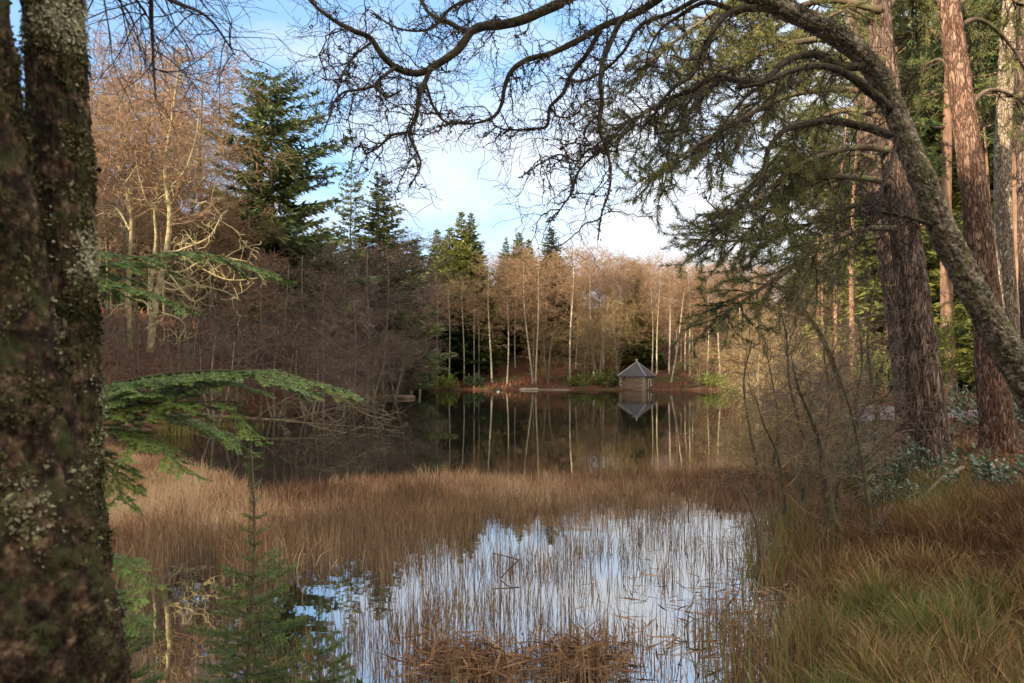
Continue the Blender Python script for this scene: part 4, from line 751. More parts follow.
def boughs(root, base, limbs, seed, side=1.0, tuftn=26, needleL=.10, mat='pine_needle', leafy=.55, sub=2.2, rlen=(.5, 1.3)):
    """drooping pine boughs: each limb a part, the needles of all of them one crown"""
    rg = random.Random(seed); nr = np.random.default_rng(seed); tips = []; tw = []
    cfg = Cfg(step=[.14, .10], wander=[.16, .22], grav=[-.035, .02], maxl=1, rmin=.0045, bare=[.15, 0], kids=[.9], ang=(25, 60), ratio=(.3, .55), flat=.7, rr=.6, tint0=.2, tintv=.5)
    for l in limbs:
        p = polyline(l)-base; n = len(p); ln = np.linalg.norm(np.diff(p, axis=0), axis=1).sum(); lm = MB(); lm.tube(p, np.linspace(.05, .012, n)*min(1.2, max(.5, ln/3)), 7, 30); lm.build('limb', MAT['brown_bark'], root)
        for k in range(int(ln*sub*3)):
            t = rg.uniform(.22, 1)*(n-1); i = min(int(t), n-2); q = Vector(p[i]).lerp(Vector(p[i+1]), t-i); d = (Vector(p[i+1])-Vector(p[i])).normalized(); o = []
            d = (d+Vector((rg.gauss(0, .6), rg.gauss(0, .7), rg.gauss(-.15, .5)))).normalized(); grow(o, rg, q, d, rg.uniform(*rlen)*(1-.4*t/(n-1)), .014, 0, cfg); tw += o
            if rg.random() < leafy: tips += [s_ for s_ in o if s_[6] < .0125]
    wm = MB(); wm.segs(tw, 3); wm.build('crown', MAT['twig_dark'], root)
    a = np.array(tips); m = len(a); cm = MB(); d = a[:, 3:6]-a[:, :3]; d /= np.linalg.norm(d, axis=1, keepdims=True)
    tcol = np.clip(nr.normal(.45, .22, m), 0, 1)
    for k in range(tuftn):
        p = a[:, :3]+(a[:, 3:6]-a[:, :3])*nr.random((m, 1)); dd = d*.9+nr.normal(0, .55, (m, 3)); cm.leaves(p, dd, nr.normal(0, 1, (m, 3)), nr.uniform(.7, 1.2, m)*needleL, np.full(m, .010), np.clip(tcol+nr.normal(0, .12, m), 0, 1), 0)
    cm.build('needles', MAT[mat], root)
LA = [[(893, 150, 11.1), (850, 148, 10.6), (800, 165, 10.2), (750, 205, 9.8), (705, 245, 9.5)],
      [(897, 185, 11.1), (860, 178, 10.8), (810, 180, 10.6), (765, 215, 10.4), (730, 250, 10.2)],
      [(905, 230, 11.1), (870, 228, 10.6), (830, 240, 10.2), (790, 268, 9.9), (745, 300, 9.7), (715, 322, 9.6)],
      [(888, 95, 11.1), (840, 90, 10.6), (790, 95, 10.2), (740, 120, 9.8), (690, 150, 9.4), (655, 175, 9.2)],
      [(884, 60, 11.1), (830, 40, 10.8), (770, 50, 10.4), (710, 80, 10.0), (650, 110, 9.7), (615, 130, 9.5)],
      [(880, 10, 11.1), (830, 0, 11), (780, 15, 10.8), (730, 50, 10.6), (690, 100, 10.4), (665, 140, 10.3)],
      [(890, 120, 11.1), (845, 110, 11.5), (800, 130, 11.8), (770, 165, 12), (745, 190, 12.2)],
      [(900, 205, 11.1), (855, 205, 11.5), (815, 222, 11.9), (770, 238, 12.2), (690, 240, 12.4)],
      [(878, -20, 11.2), (820, -30, 11), (750, -10, 10.6), (690, 30, 10.2), (640, 70, 10)],
      [(882, 30, 11.2), (845, 10, 12), (810, 30, 12.6), (790, 60, 13)],
      [(876, -30, 11.3), (830, -45, 11.6), (770, -25, 11.8), (720, 20, 12), (690, 60, 12)],
      [(880, 20, 11.2), (905, -10, 11.8), (935, -5, 12.4), (960, 25, 13)],
      [(886, 80, 11.2), (850, 60, 11.6), (800, 70, 12), (750, 110, 12.2), (715, 150, 12.2)],
      [(895, 165, 11.1), (850, 155, 11.8), (810, 175, 12.2), (780, 210, 12.4)]]
boughs(PA, pa[0], LA, 31, leafy=1.0, sub=3.3)
LB = [[(960, 80, 11.9), (935, 60, 12.6), (910, 80, 13.2), (895, 120, 13.6)], [(952, 30, 12), (980, 20, 12.6), (1010, 45, 13.2), (1030, 80, 13.6)], [(965, 110, 11.8), (990, 90, 12.2), (1020, 100, 12.6), (1050, 130, 13)], [(955, 50, 12), (920, 30, 12.6), (890, 50, 13), (860, 90, 13.4)], [(950, 10, 12), (985, -10, 12.4), (1030, 10, 13)], [(948, 0, 12), (910, -20, 12.6), (880, 0, 13.2)]]
boughs(PB, pb[0], LB, 37, leafy=.8, sub=2.4)
LD = [[(876, 185, 16.2), (850, 180, 16), (820, 195, 15.8), (790, 230, 15.6)], [(868, 120, 16.3), (835, 110, 16), (800, 130, 15.8), (760, 175, 15.6)], [(858, 50, 16.5), (815, 35, 16.2), (775, 60, 16), (740, 100, 15.8)], [(884, 235, 16), (850, 245, 15.6), (810, 275, 15.4), (780, 300, 15.2)], [(872, 160, 16.2), (905, 150, 16.8), (930, 170, 17.4)], [(862, 90, 16.4), (900, 70, 17), (930, 90, 17.6)]]
boughs(PD, pd_[0], LD, 41, leafy=.75, sub=2.4, mat='pine_lit')
# wood behind: sunlit pines and spruces
for i, (px, Y, top, k, lab) in enumerate([(905, 32, -60, 1, 'sunlit green pine standing behind the thickest pine'), (950, 26, -150, 0, 'sunlit green pine between the two big pine trunks'), (985, 34, -80, 1, 'bushy sunlit pine behind the reddish pine'), (1022, 28, -120, 0, 'sunlit pine at right edge behind the slim pale trunk'), (1060, 36, -120, 1, 'pine reaching in from the right edge far back'),
      (870, 42, 60, 1, 'shaded pine behind the drooping boughs by the path'), (930, 48, 20, 1, 'distant pine between thick and reddish trunks'), (842, 52, 120, 0, 'distant pine left of the thick pine trunk'), (1000, 52, 10, 1, 'distant pine right of the reddish trunk')]):
    plant('pine_tree', PINEF[k][0], 18, px, Y, top, lab, 'pine', 'pines in the wood on the right', wide=1.0)
for px, Y, top, k, lab in [(925, 36, 70, 1, 'yellow green spruce between thick and reddish pine trunks'), (970, 42, 90, 0, 'dark spruce behind the reddish pine trunk'), (1020, 40, 60, 1, 'yellow green spruce at right edge behind the slim trunk'), (885, 55, 150, 0, 'dark spruce just behind the thick pine trunk'), (850, 62, 175, 3, 'dark spruce on the right bank above the path'), (805, 76, 235, 3, 'dark spruce on right bank behind golden trees'), (905, 44, 30, 0, 'tall dark spruce far behind the thick pine'), (945, 55, 60, 3, 'dark spruce deep in the right wood left of the reddish pine'), (995, 60, 80, 0, 'dark spruce deep in the right wood by the slim pale trunk'), (1035, 52, 20, 3, 'dark spruce at the right edge deep in the wood'), (865, 70, 130, 0, 'dark spruce deep in the wood left of the thick pine')]:
    plant('spruce_tree', SPR[k][0], SPR[k][1], px, Y, top, lab, 'spruce', 'spruces in the wood on the right', wide=1.25)
for i in range(30):
    px = 815+i*7.4+rnd.uniform(-4, 4); Y = rnd.uniform(28, 60)
    plant('pole_tree', PINE_POLE[i % 2], 15, px, Y, rnd.uniform(60, 180), 'thin straight bare pole tree in the dim wood behind the path', 'tree', 'pole trees in the wood on the right', wide=1.1)
for i, (px, Y, top, k) in enumerate([(760, 40, 330, 1), (790, 32, 345, 1), (815, 26, 360, 0), (775, 52, 325, 1), (800, 44, 320, 0), (835, 24, 350, 1), (860, 34, 335, 0), (765, 26, 392, 1), (745, 60, 340, 1)]):
    plant('willow_bush', WILLOW[k], 6, px, Y, top, ('golden' if k else 'dull brown')+' leafless willow scrub along the right shore', 'bush', 'willow scrub on the right shore', wide=1.2)

# ------------------------------------------------------------------ leaning birch with the overhanging limbs
def leaning():
    D = 6.3; rg = random.Random(77); nr = np.random.default_rng(77)
    tr = polyline([(1092, 560, 6.6), (1060, 450, 6.5), (1020, 372, 6.4), (975, 295, 6.3), (942, 228, 6.25), (914, 160, 6.2), (893, 108, 6.2), (868, 62, 6.1), (835, 34, 6.0), (795, 14, 5.9), (755, -4, 5.8), (700, -28, 5.7), (640, -40, 5.7), (590, -25, 5.7), (565, 0, 5.7)])
    base = tr[0].copy(); base[2] = gz1(base[0], base[1])-.1; tr = np.concatenate([[base+(0.05, 0, 0)], tr[1:]]); r = empty('leaning_birch', tuple(base)); tag(r, 'leaning mossy birch at the right, dark bare limbs arching across the sky', 'birch')
    def knob(an, L, rad):
        p = np.stack([np.cos(an)*2.2, np.sin(an)*2.2, L*4.0], -1); return rad*.42*(fbm(p, 4)-.5)+rad*.22*(fbm(p*3.5, 4)-.5)
    def knob2(an, L, rad):
        p = np.stack([np.cos(an)*2.2, np.sin(an)*2.2, L*4.0], -1); p4 = np.stack([np.cos(an)*5, np.sin(an)*5, L*16], -1); cr = np.abs(2*fbm(p4, 3)-1)
        bur = np.exp(-((L % 1.13)-.5)**2/.012)*np.maximum(np.cos(an*1.0+L*2.7), 0)**3
        return rad*(.34*(fbm(p, 4)-.5)+.16*(fbm(p4*2.2, 3)-.5)-.13*np.exp(-(cr/.09)**2)+.22*bur)
    mb = MB(); VT, ET = mb.tube(tr-base, [.205, .158, .132, .118, .107, .098, .09, .082, .085, .078, .07, .064, .058, .055, .052], 72, 760, knob2); mb.build('trunk', MAT['lean_bark'], r)
    big = [  # limb pixel paths with depth and start/end radius
     ([(562, 2, 5.7), (545, 15, 5.7), (525, 19, 5.7), (500, 21, 5.7), (478, 31, 5.65), (456, 47, 5.6), (440, 62, 5.6), (422, 68, 5.6), (402, 67, 5.55), (384, 55, 5.5), (370, 40, 5.45), (352, 30, 5.4), (335, 22, 5.4), (318, 8, 5.3), (306, -4, 5.3)], .05, .012),
     ([(500, 21, 5.7), (470, 30, 5.9), (448, 22, 6.0), (430, 12, 6.1), (420, -2, 6.2)], .03, .015),
     ([(430, 67, 5.6), (427, 82, 5.55), (418, 98, 5.5), (413, 116, 5.5), (411, 132, 5.5), (417, 150, 5.45), (414, 166, 5.4), (409, 188, 5.4)], .026, .007),
     ([(426, 85, 5.55), (434, 110, 5.6), (446, 122, 5.6), (462, 123, 5.6), (480, 119, 5.7)], .014, .006),
     ([(412, 132, 5.5), (392, 137, 5.45), (378, 150, 5.4), (366, 152, 5.4), (360, 142, 5.4)], .014, .005),
     ([(398, 66, 5.55), (384, 76, 5.4), (378, 84, 5.4), (388, 92, 5.35), (402, 90, 5.3)], .018, .008),
     ([(378, 84, 5.4), (362, 92, 5.35), (345, 95, 5.3), (335, 104, 5.3), (330, 118, 5.25), (324, 130, 5.2)], .013, .005),
     ([(372, 42, 5.45), (358, 52, 5.4), (352, 70, 5.35), (340, 78, 5.3), (325, 80, 5.3)], .012, .005),
     ([(690, -30, 5.7), (660, -4, 5.9), (632, 13, 6.0), (605, 27, 6.0), (578, 41, 6.0), (552, 52, 6.0), (528, 60, 6.0), (510, 74, 6.0), (503, 90, 6.0), (503, 105, 6.0), (494, 118, 6.0), (478, 122, 6.0), (455, 121, 6.0), (438, 126, 6.0)], .04, .007),
     ([(600, 30, 6.0), (585, 55, 6.05), (572, 75, 6.1), (560, 92, 6.1), (551, 108, 6.1), (547, 124, 6.1), (535, 131, 6.1), (520, 127, 6.1), (505, 131, 6.1), (495, 126, 6.1)], .026, .006),
     ([(640, 12, 6.0), (624, 24, 5.9), (610, 42, 5.8), (602, 60, 5.75), (600, 80, 5.7), (603, 105, 5.7), (602, 128, 5.7), (605, 150, 5.7), (611, 170, 5.65), (606, 192, 5.6), (603, 215, 5.6), (598, 240, 5.6)], .03, .006),
     ([(603, 150, 5.7), (590, 158, 5.65), (578, 172, 5.6), (572, 192, 5.6), (562, 205, 5.6), (555, 218, 5.6)], .013, .005),
     ([(605, 150, 5.7), (588, 146, 5.7), (578, 160, 5.7), (560, 158, 5.7), (545, 165, 5.7), (520, 178, 5.7)], .011, .005),
     ([(603, 112, 5.7), (590, 122, 5.7), (584, 134, 5.7), (590, 146, 5.7), (572, 140, 5.7), (560, 150, 5.7)], .011, .005),
     ([(551, 108, 6.1), (560, 116, 6.0), (572, 118, 6.0), (580, 112, 6.0)], .010, .005),
     ([(870, 64, 6.1), (845, 66, 6.0), (815, 56, 5.9), (785, 62, 5.8), (760, 80, 5.7), (735, 84, 5.7), (712, 78, 5.6), (690, 92, 5.6), (668, 98, 5.6), (650, 112, 5.6), (640, 132, 5.6)], .045, .008),
     ([(893, 112, 6.2), (872, 92, 6.0), (848, 76, 5.9), (822, 66, 5.8), (790, 70, 5.6), (765, 84, 5.5), (735, 88, 5.5)], .05, .014),
     ([(890, 135, 6.2), (868, 125, 6.1), (835, 122, 6.0), (805, 124, 5.9), (782, 134, 5.8), (768, 152, 5.75), (758, 178, 5.7), (742, 198, 5.7), (722, 218, 5.7)], .045, .008),
     ([(795, 14, 5.9), (760, 4, 5.8), (735, 10, 5.7), (715, 30, 5.6), (700, 55, 5.6), (690, 75, 5.5), (672, 90, 5.5), (660, 110, 5.5), (655, 140, 5.5)], .04, .007),
     ([(730, 8, 5.7), (705, 2, 5.8), (682, 14, 5.9), (664, 30, 5.9), (650, 50, 5.9), (645, 72, 5.9)], .024, .006),
     ([(745, -8, 5.8), (710, -5, 6.2), (670, 12, 6.4), (640, 30, 6.5), (622, 52, 6.5), (606, 70, 6.5), (585, 80, 6.5), (560, 78, 6.5)], .03, .006),
     ([(655, -40, 5.7), (600, -20, 6.0), (560, -8, 6.2), (520, -12, 6.3), (480, -6, 6.3), (455, 8, 6.3), (430, 30, 6.3), (400, 30, 6.3), (370, 12, 6.3)], .03, .007),
     ([(900, 130, 6.2), (880, 190, 5.9), (868, 215, 5.8), (862, 240, 5.7)], .02, .006),
     ([(942, 228, 6.25), (905, 214, 6.1), (870, 212, 6.0), (840, 220, 5.9), (815, 236, 5.9)], .022, .006),
     ([(765, 82, 5.7), (745, 100, 5.7), (728, 120, 5.65), (720, 145, 5.6), (722, 170, 5.6)], .014, .005),
     ([(700, 86, 5.6), (690, 110, 5.5), (676, 130, 5.5), (668, 155, 5.5), (672, 178, 5.5)], .012, .005)]
    cfg = Cfg(step=[.045, .05, .05], wander=[.34, .30, .25], grav=[-.03, -.04, -.05], maxl=2, rmin=.0019, bare=[.12, .1, 0], kids=[.62, .5], ang=(35, 85), ratio=(.3, .6), flat=.8, rr=.55, tint0=.1, tintv=.6)
    out = []; lich = []
    for l, ra, rb in big:
        p = polyline(l)-base; n = len(p); p[1:-1] += nr.normal(0, .015, (n-2, 3)); lm = MB(); lm.tube(p, np.linspace(ra, rb, n)*.9, 9, n*9, knob); lm.build('limb', MAT['limb_bark'] if ra > .02 else MAT['twig_dark'], r)
        ln = np.linalg.norm(np.diff(p, axis=0), axis=1).sum()
        for k in range(int(ln*19)+4):
            t = rg.uniform(.06, 1)*(n-1); i = min(int(t), n-2); q = Vector(p[i]).lerp(Vector(p[i+1]), t-i); d = Vector((rg.gauss(-.25, .8), rg.gauss(0, .8), rg.gauss(-.15, .7))).normalized()
            grow(out, rg, q, d, rg.choice((.18, .3, .42, .6, .8))*rg.uniform(.6, 1.1), rg.uniform(.004, .008), 0, cfg)
        for k in range(int(ln*26)):
            t = rg.uniform(0, 1)*(n-1); i = min(int(t), n-2); lich.append(p[i]+(p[i+1]-p[i])*(t-i))
    c = MB(); c.segs(out, 3); c.build('crown', MAT['twig_dark'], r)
    a = np.array(out); thick = a[a[:, 6] > .0035]; s_ = thick[nr.integers(0, len(thick), 1800)][:, 3:6]; pts = np.concatenate([np.array(lich), s_]); cl = MB(); n = len(pts)
    for k in range(5):
        cl.leaves(pts+nr.normal(0, .008, (n, 3)), nr.normal(0, 1, (n, 3)), nr.normal(0, 1, (n, 3)), nr.uniform(.012, .035, n), nr.uniform(.008, .02, n), np.clip(nr.normal(.1, .15, n), 0, .5), .2)
    vv = VT.reshape(-1, 3); ee = ET.reshape(-1, 3); mk = sstep(.47, .6, fbm(vv*6+3, 4))*(.35+.65*(ee[:, 2] > -.2))+.02; n = 16000; ix = nr.choice(len(vv), n, p=mk/mk.sum()); nn = ee[ix]; d = nr.normal(0, 1, (n, 3)); d = d-nn*(d*nn).sum(1, keepdims=True)*.85+nn*.4
    cl.leaves(vv[ix]+nn*.002, d, nn+nr.normal(0, .4, (n, 3)), nr.gamma(4, .003, n)+.004, nr.gamma(4, .0024, n)+.003, np.clip(.35+(fbm(vv[ix]*3+9, 3)-.5)*2.2+nr.normal(0, .2, n), 0, 1), .25)
    cl.build('lichen', MAT['lichen_pale'], r)
leaning()

# ------------------------------------------------------------------ twin stemmed mossy birch at the left
def mossy():
    nr = np.random.default_rng(55); rg = random.Random(55); base = np.array([-.93, 1.25, gz1(-.93, 1.25)-.1]); r = empty('mossy_birch', tuple(base)); tag(r, 'twin stemmed old birch crusted with moss and lichen filling the left edge', 'birch')
    def P2(l): return polyline(l)-base
    front = np.concatenate([[(0.0, -.02, 0)], P2([(14, 900, 1.22), (8, 683, 1.2), (-2, 520, 1.2), (-16, 330, 1.2), (-32, 170, 1.2), (-54, 0, 1.2), (-70, -200, 1.22), (-100, -500, 1.3)])]); fr = [.23, .195, .172, .138, .10, .09, .085, .08, .075]
    rear = np.concatenate([[(.06, .12, 0)], P2([(72, 800, 1.45), (70, 600, 1.48), (68, 480, 1.5), (67, 330, 1.5), (64, 200, 1.5), (57, 60, 1.5), (53, -60, 1.52), (40, -300, 1.6)])]); rr = [.13, .10, .08, .068, .058, .054, .055, .054, .05]
    def rough(seed):
        def f(an, L, rad):
            p = np.stack([np.cos(an)*2.3+seed, np.sin(an)*2.3, L*7], -1); n1 = fbm(p, 4)-.5; n2 = fbm(p*4.5, 3)-.5; n3 = fbm(p*12, 2)-.5; return rad*(.40*n1+.26*n2+.12*n3)
        return f
    fl = MB()
    for k, (pt, rd) in enumerate(((front, fr), (rear, rr))):
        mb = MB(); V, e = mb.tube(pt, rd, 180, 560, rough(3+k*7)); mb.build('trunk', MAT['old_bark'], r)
        vv = V.reshape(-1, 3); ee = e.reshape(-1, 3); mask = sstep(.44, .56, fbm(vv*13+5, 4)); w_ = (mask+.03)*(vv[:, 2] > .1); n = 60000 if k == 0 else 70000
        idx = nr.choice(len(vv), n, p=w_/w_.sum()); p = vv[idx]+nr.normal(0, .003, (n, 3)); nn = ee[idx]; d = nr.normal(0, 1, (n, 3)); d = d-nn*(d*nn).sum(1, keepdims=True)*.8+nn*.55
        big_ = fbm(vv[idx]*6+40, 3); tcol = np.clip((.30 if k == 0 else .44)+(big_-.5)*2.0+nr.normal(0, .17, n), 0, 1)
        fl.leaves(p, d, nn+nr.normal(0, .35, (n, 3)), nr.gamma(3, .0017, n)+.002, nr.gamma(3, .0014, n)+.0015, tcol, .25)
    fl.build('lichen', MAT['lichen'], r)
    # high limb with thin hanging twigs along the top of the view
    out = []; cfg = Cfg(step=[.05, .05, .05], wander=[.22, .24, .2], grav=[-.05, -.07, -.09], maxl=2, rmin=.0008, bare=[.1, .1, 0], kids=[.8, .6], ang=(25, 65), ratio=(.3, .6), flat=.8, rr=.6, tint0=.1, tintv=.5)
    for l in ([(60, -60, 1.5), (110, -60, 1.9), (170, -45, 2.4), (240, -40, 2.8), (300, -50, 3.1)], [(55, -40, 1.5), (90, -20, 1.9), (125, -15, 2.3), (150, 20, 2.6)], [(60, -60, 1.5), (120, -30, 2.2), (170, 0, 2.6), (215, 25, 2.9), (235, 55, 3.0)], [(110, -60, 1.9), (150, -20, 2.4), (152, 30, 2.5), (155, 90, 2.5)]):
        p = P2(l); n = len(p); lm = MB(); lm.tube(p, np.linspace(.012, .003, n), 7, 40); lm.build('limb', MAT['twig_dark'], r); ln = np.linalg.norm(np.diff(p, axis=0), axis=1).sum()
        for k in range(int(ln*13)):
            t = rg.uniform(.15, 1)*(n-1); i = min(int(t), n-2); q = Vector(p[i]).lerp(Vector(p[i+1]), t-i); grow(out, rg, q, Vector((rg.gauss(.3, .7), rg.gauss(.2, .6), rg.gauss(-.4, .5))).normalized(), rg.uniform(.2, .55), .003, 0, cfg)
    c = MB(); c.segs(out, 3); c.build('crown', MAT['twig_dark'], r)
mossy()

# ------------------------------------------------------------------ near conifers: hemlock sprays and saplings
def needled(twigs, nr, spacing, nl, nw, flat=True, drop=0.0):
    """needles along twig segments (list of p0,p1,tint) -> arrays for leaves()"""
    A = np.array([[*a, *b] for a, b, t in twigs]); T = np.array([t for a, b, t in twigs]); d = A[:, 3:]-A[:, :3]; L = np.linalg.norm(d, axis=1); cnt = np.maximum(1, (L/spacing).astype(int)); idx = np.repeat(np.arange(len(A)), cnt); n = len(idx)
    f = nr.random(n); p = A[idx, :3]+d[idx]*f[:, None]; dn = d[idx]/L[idx][:, None]; up = np.array([0, 0, 1.0]); s_ = np.cross(dn, up); s_ /= np.maximum(np.linalg.norm(s_, axis=1, keepdims=True), 1e-6); sg = nr.choice((-1, 1), n)[:, None]
    if flat: dd = s_*sg+dn*.45+nr.normal(0, .16, (n, 3))+np.array([0, 0, -drop])
    else:
        an = nr.uniform(0, 6.28, n)[:, None]; v_ = np.cross(s_, dn); dd = s_*np.cos(an)+v_*np.sin(an)+dn*.75
    return p, dd, (np.cross(dd, dn)+nr.normal(0, .3, (n, 3))), nr.uniform(.7, 1.15, n)*nl, np.full(n, nw), np.clip(T[idx]+nr.normal(0, .12, n), 0, 1)
def hemlock():
    nr = np.random.default_rng(8); rg = random.Random(8); x0, y0 = -1.75, 2.45; base = np.array([x0, y0, gz1(x0, y0)-.1]); r = empty('hemlock_tree', tuple(base)); tag(r, 'young hemlock behind the mossy birch, green sprays reaching over the reeds', 'hemlock')
    tm = MB(); tm.tube(np.array([(0, 0, 0), (.02, 0, 1.0), (0, .02, 2.0), (.03, 0, 3.0), (0, 0, 4.2)]), [.045, .04, .032, .024, .008], 10, 40); tm.build('trunk', MAT['brown_bark'], r)
    brs = [([(45, 425, 2.4), (95, 405, 2.35), (150, 392, 2.3), (205, 380, 2.3), (255, 370, 2.3), (300, 378, 2.3), (345, 390, 2.3)], .030), ([(60, 420, 2.4), (100, 412, 2.3), (140, 405, 2.25), (185, 402, 2.2), (225, 405, 2.2), (255, 432, 2.2)], .026), ([(50, 430, 2.4), (95, 430, 2.3), (130, 432, 2.2), (160, 445, 2.15), (185, 472, 2.1)], .024), ([(50, 415, 2.4), (90, 400, 2.5), (130, 385, 2.6), (175, 378, 2.7)], .020),
           ([(60, 420, 2.4), (110, 425, 2.5), (160, 415, 2.55), (210, 425, 2.6), (240, 445, 2.6)], .026), ([(60, 400, 2.4), (120, 382, 2.3), (190, 372, 2.25), (260, 374, 2.2), (310, 392, 2.2)], .024), ([(60, 440, 2.4), (95, 455, 2.25), (115, 475, 2.2), (122, 500, 2.15)], .022),
           ([(40, 290, 2.4), (90, 270, 2.3), (140, 258, 2.3), (190, 252, 2.3), (240, 262, 2.3), (280, 275, 2.3)], .022), ([(40, 295, 2.4), (85, 278, 2.2), (120, 284, 2.1), (150, 292, 2.1), (180, 305, 2.1)], .022), ([(45, 250, 2.4), (80, 246, 2.2), (115, 255, 2.1)], .016), ([(45, 560, 2.4), (90, 555, 2.2), (130, 565, 2.1), (150, 590, 2.05)], .018), ([(45, 600, 2.4), (100, 600, 2.2), (140, 622, 2.1)], .02)]
    for l, sc in brs:
        p = polyline(l)-base; n = len(p); L = np.concatenate([[0], np.cumsum(np.linalg.norm(np.diff(p, axis=0), axis=1))]); tt = np.linspace(0, L[-1], int(L[-1]/.018)); pp = np.stack([smooth_interp(tt, L, p[:, k]) for k in range(3)], 1)
        tw = []; wood = MB(); wood.tube(pp, np.linspace(.007, .0018, len(pp)), 6)
        segs_ = []
        for i in range(1, len(pp)):
            f = i/len(pp); tw.append((pp[i-1], pp[i], .55)); d = pp[i]-pp[i-1]; d /= np.linalg.norm(d)
            if f < .18: continue
            sdv = np.cross(d, (0, 0, 1)); sdv /= np.linalg.norm(sdv); sg = 1 if i % 2 else -1; ll = sc*rg.uniform(4, 11)*(1-.72*f)+.025
            q = pp[i].copy(); dd = d*.75+sdv*sg*.8+np.array((0, 0, rg.gauss(-.12, .12))); m = max(2, int(ll/.03)); tnt = .35+rg.random()*.3
            for j in range(m):
                dd = dd+np.array((0, 0, -.05))+nr.normal(0, .05, 3); dd /= np.linalg.norm(dd); q2 = q+dd*ll/m; tw.append((q, q2, tnt+.3*j/m)); segs_.append((*q, *q2, .0014, .0010))
                if ll > .07 and j < m-1:
                    for s2 in (-1, 1):
                        if rg.random() < .75:
                            sv2 = np.cross(dd, (0, 0, 1)); sv2 /= np.linalg.norm(sv2); d3 = dd*.7+sv2*s2*.75+np.array((0, 0, rg.gauss(-.15, .1))); d3 /= np.linalg.norm(d3); l3 = ll*.34*(1-.5*j/m)*rg.uniform(.6, 1.1); q3 = q2+d3*l3; tw.append((q2, q3, tnt+.35)); segs_.append((*q2, *q3, .001, .0008))
                q = q2
        wood.segs(segs_, 3); b = wood.build('branch', MAT['brown_bark'], r); nm = MB(); nm.leaves(*needled(tw, nr, .0012, .014, .0042, True, .1), .1); nm.build('needles', MAT['hemlock'], b)
hemlock()
def sapling(px, Y, top, seed, lab, R=.42, name='spruce_sapling', mat='sapling', sparse_top=.25, lean=0.0):
    nr = np.random.default_rng(seed); rg = random.Random(seed); x, y = at(px, Y); z = gz1(x, y)-.04; H = CAMZ+(HY-top)/F*Y-z; r = empty(name, (x, y, z)); tag(r, lab, 'sapling', 'young conifers at the near margin')
    tm = MB(); fr = np.linspace(0, 1, 20); st = np.stack([.02*np.sin(fr*7+seed)+lean*fr, .015*np.cos(fr*6), fr*H], 1); tm.tube(st, .014*(1-.88*fr)+.0012, 7); tm.build('stem', MAT['brown_bark'], r)
    tw = []; wd = []
    for i in range(60): tw.append((st[-1]*(i/60)*np.array((1, 1, 1)), st[-1]*((i+1)/60), .6)) if i > 28 else None
    zz = .10
    while zz < H*.985:
        f = zz/H; lead = f > 1-sparse_top; n = 2 if lead else rg.choice((4, 5, 6)); a0 = rg.uniform(0, 6.28)
        for k in range(n):
            a = a0+6.283*k/n+rg.gauss(0, .25); Lb = (R*(1-f)**.85+.05)*rg.uniform(.7, 1.2)*(.55 if lead else 1); d = np.array((math.cos(a), math.sin(a), .18+.5*f)); d /= np.linalg.norm(d); p = np.array((np.interp(f, fr, st[:, 0]), np.interp(f, fr, st[:, 1]), zz)); m = max(3, int(Lb/.035)); tnt = rg.uniform(.2, .55)
            for j in range(m):
                d = d+np.array((0, 0, -.05+.07*j/m))+nr.normal(0, .05, 3); d /= np.linalg.norm(d); q = p+d*Lb/m; tw.append((p, q, tnt+.3*j/m)); wd.append((*p, *q, .003*(1-j/m)+.001, .003*(1-(j+1)/m)+.0008))
                if j > 0 and not lead:
                    for s_ in (-1, 1):
                        if rg.random() < .8:
                            sv2 = np.cross(d, (0, 0, 1)); sv2 /= np.linalg.norm(sv2); d2 = d*.75+sv2*s_*.75+np.array((0, 0, rg.gauss(-.03, .12))); d2 /= np.linalg.norm(d2); l2 = Lb*.42*(1-.75*j/m)*rg.uniform(.6, 1.1)+.015; q2 = q+d2*l2; tw.append((q, q2, tnt+.25)); wd.append((*q, *q2, .0014, .0009))
                p = q
        zz += rg.uniform(.05, .09) if not lead else rg.uniform(.05, .10)
    wm = MB(); wm.segs(wd, 3); wm.build('branches', MAT['brown_bark'], r); nm = MB(); nm.leaves(*needled(tw, nr, .0013, .017, .0034, False), .05); nm.build('needles', MAT[mat], r)
sapling(251, 3.3, 425, 3, 'tall slender spruce sapling with a bare leader before the reeds', R=.30, sparse_top=.36)
sapling(322, 3.3, 598, 5, 'short spruce sapling to the right of the tall one', R=.26, sparse_top=.2)
sapling(118, 2.7, 560, 6, 'small spruce sapling against the mossy birch', R=.26, sparse_top=.2)
for px, Y, lab, s_ in ((415, 3.7, 'leafy green bramble at the bottom edge before the reed litter', 1), (365, 3.6, 'small dark bramble next to the short sapling', 2)):
    clump('bramble_plant', px, Y, .38, .38, 240, 'yew', lab, 'bramble', 300+s_, leafL=.075, lw=.55)

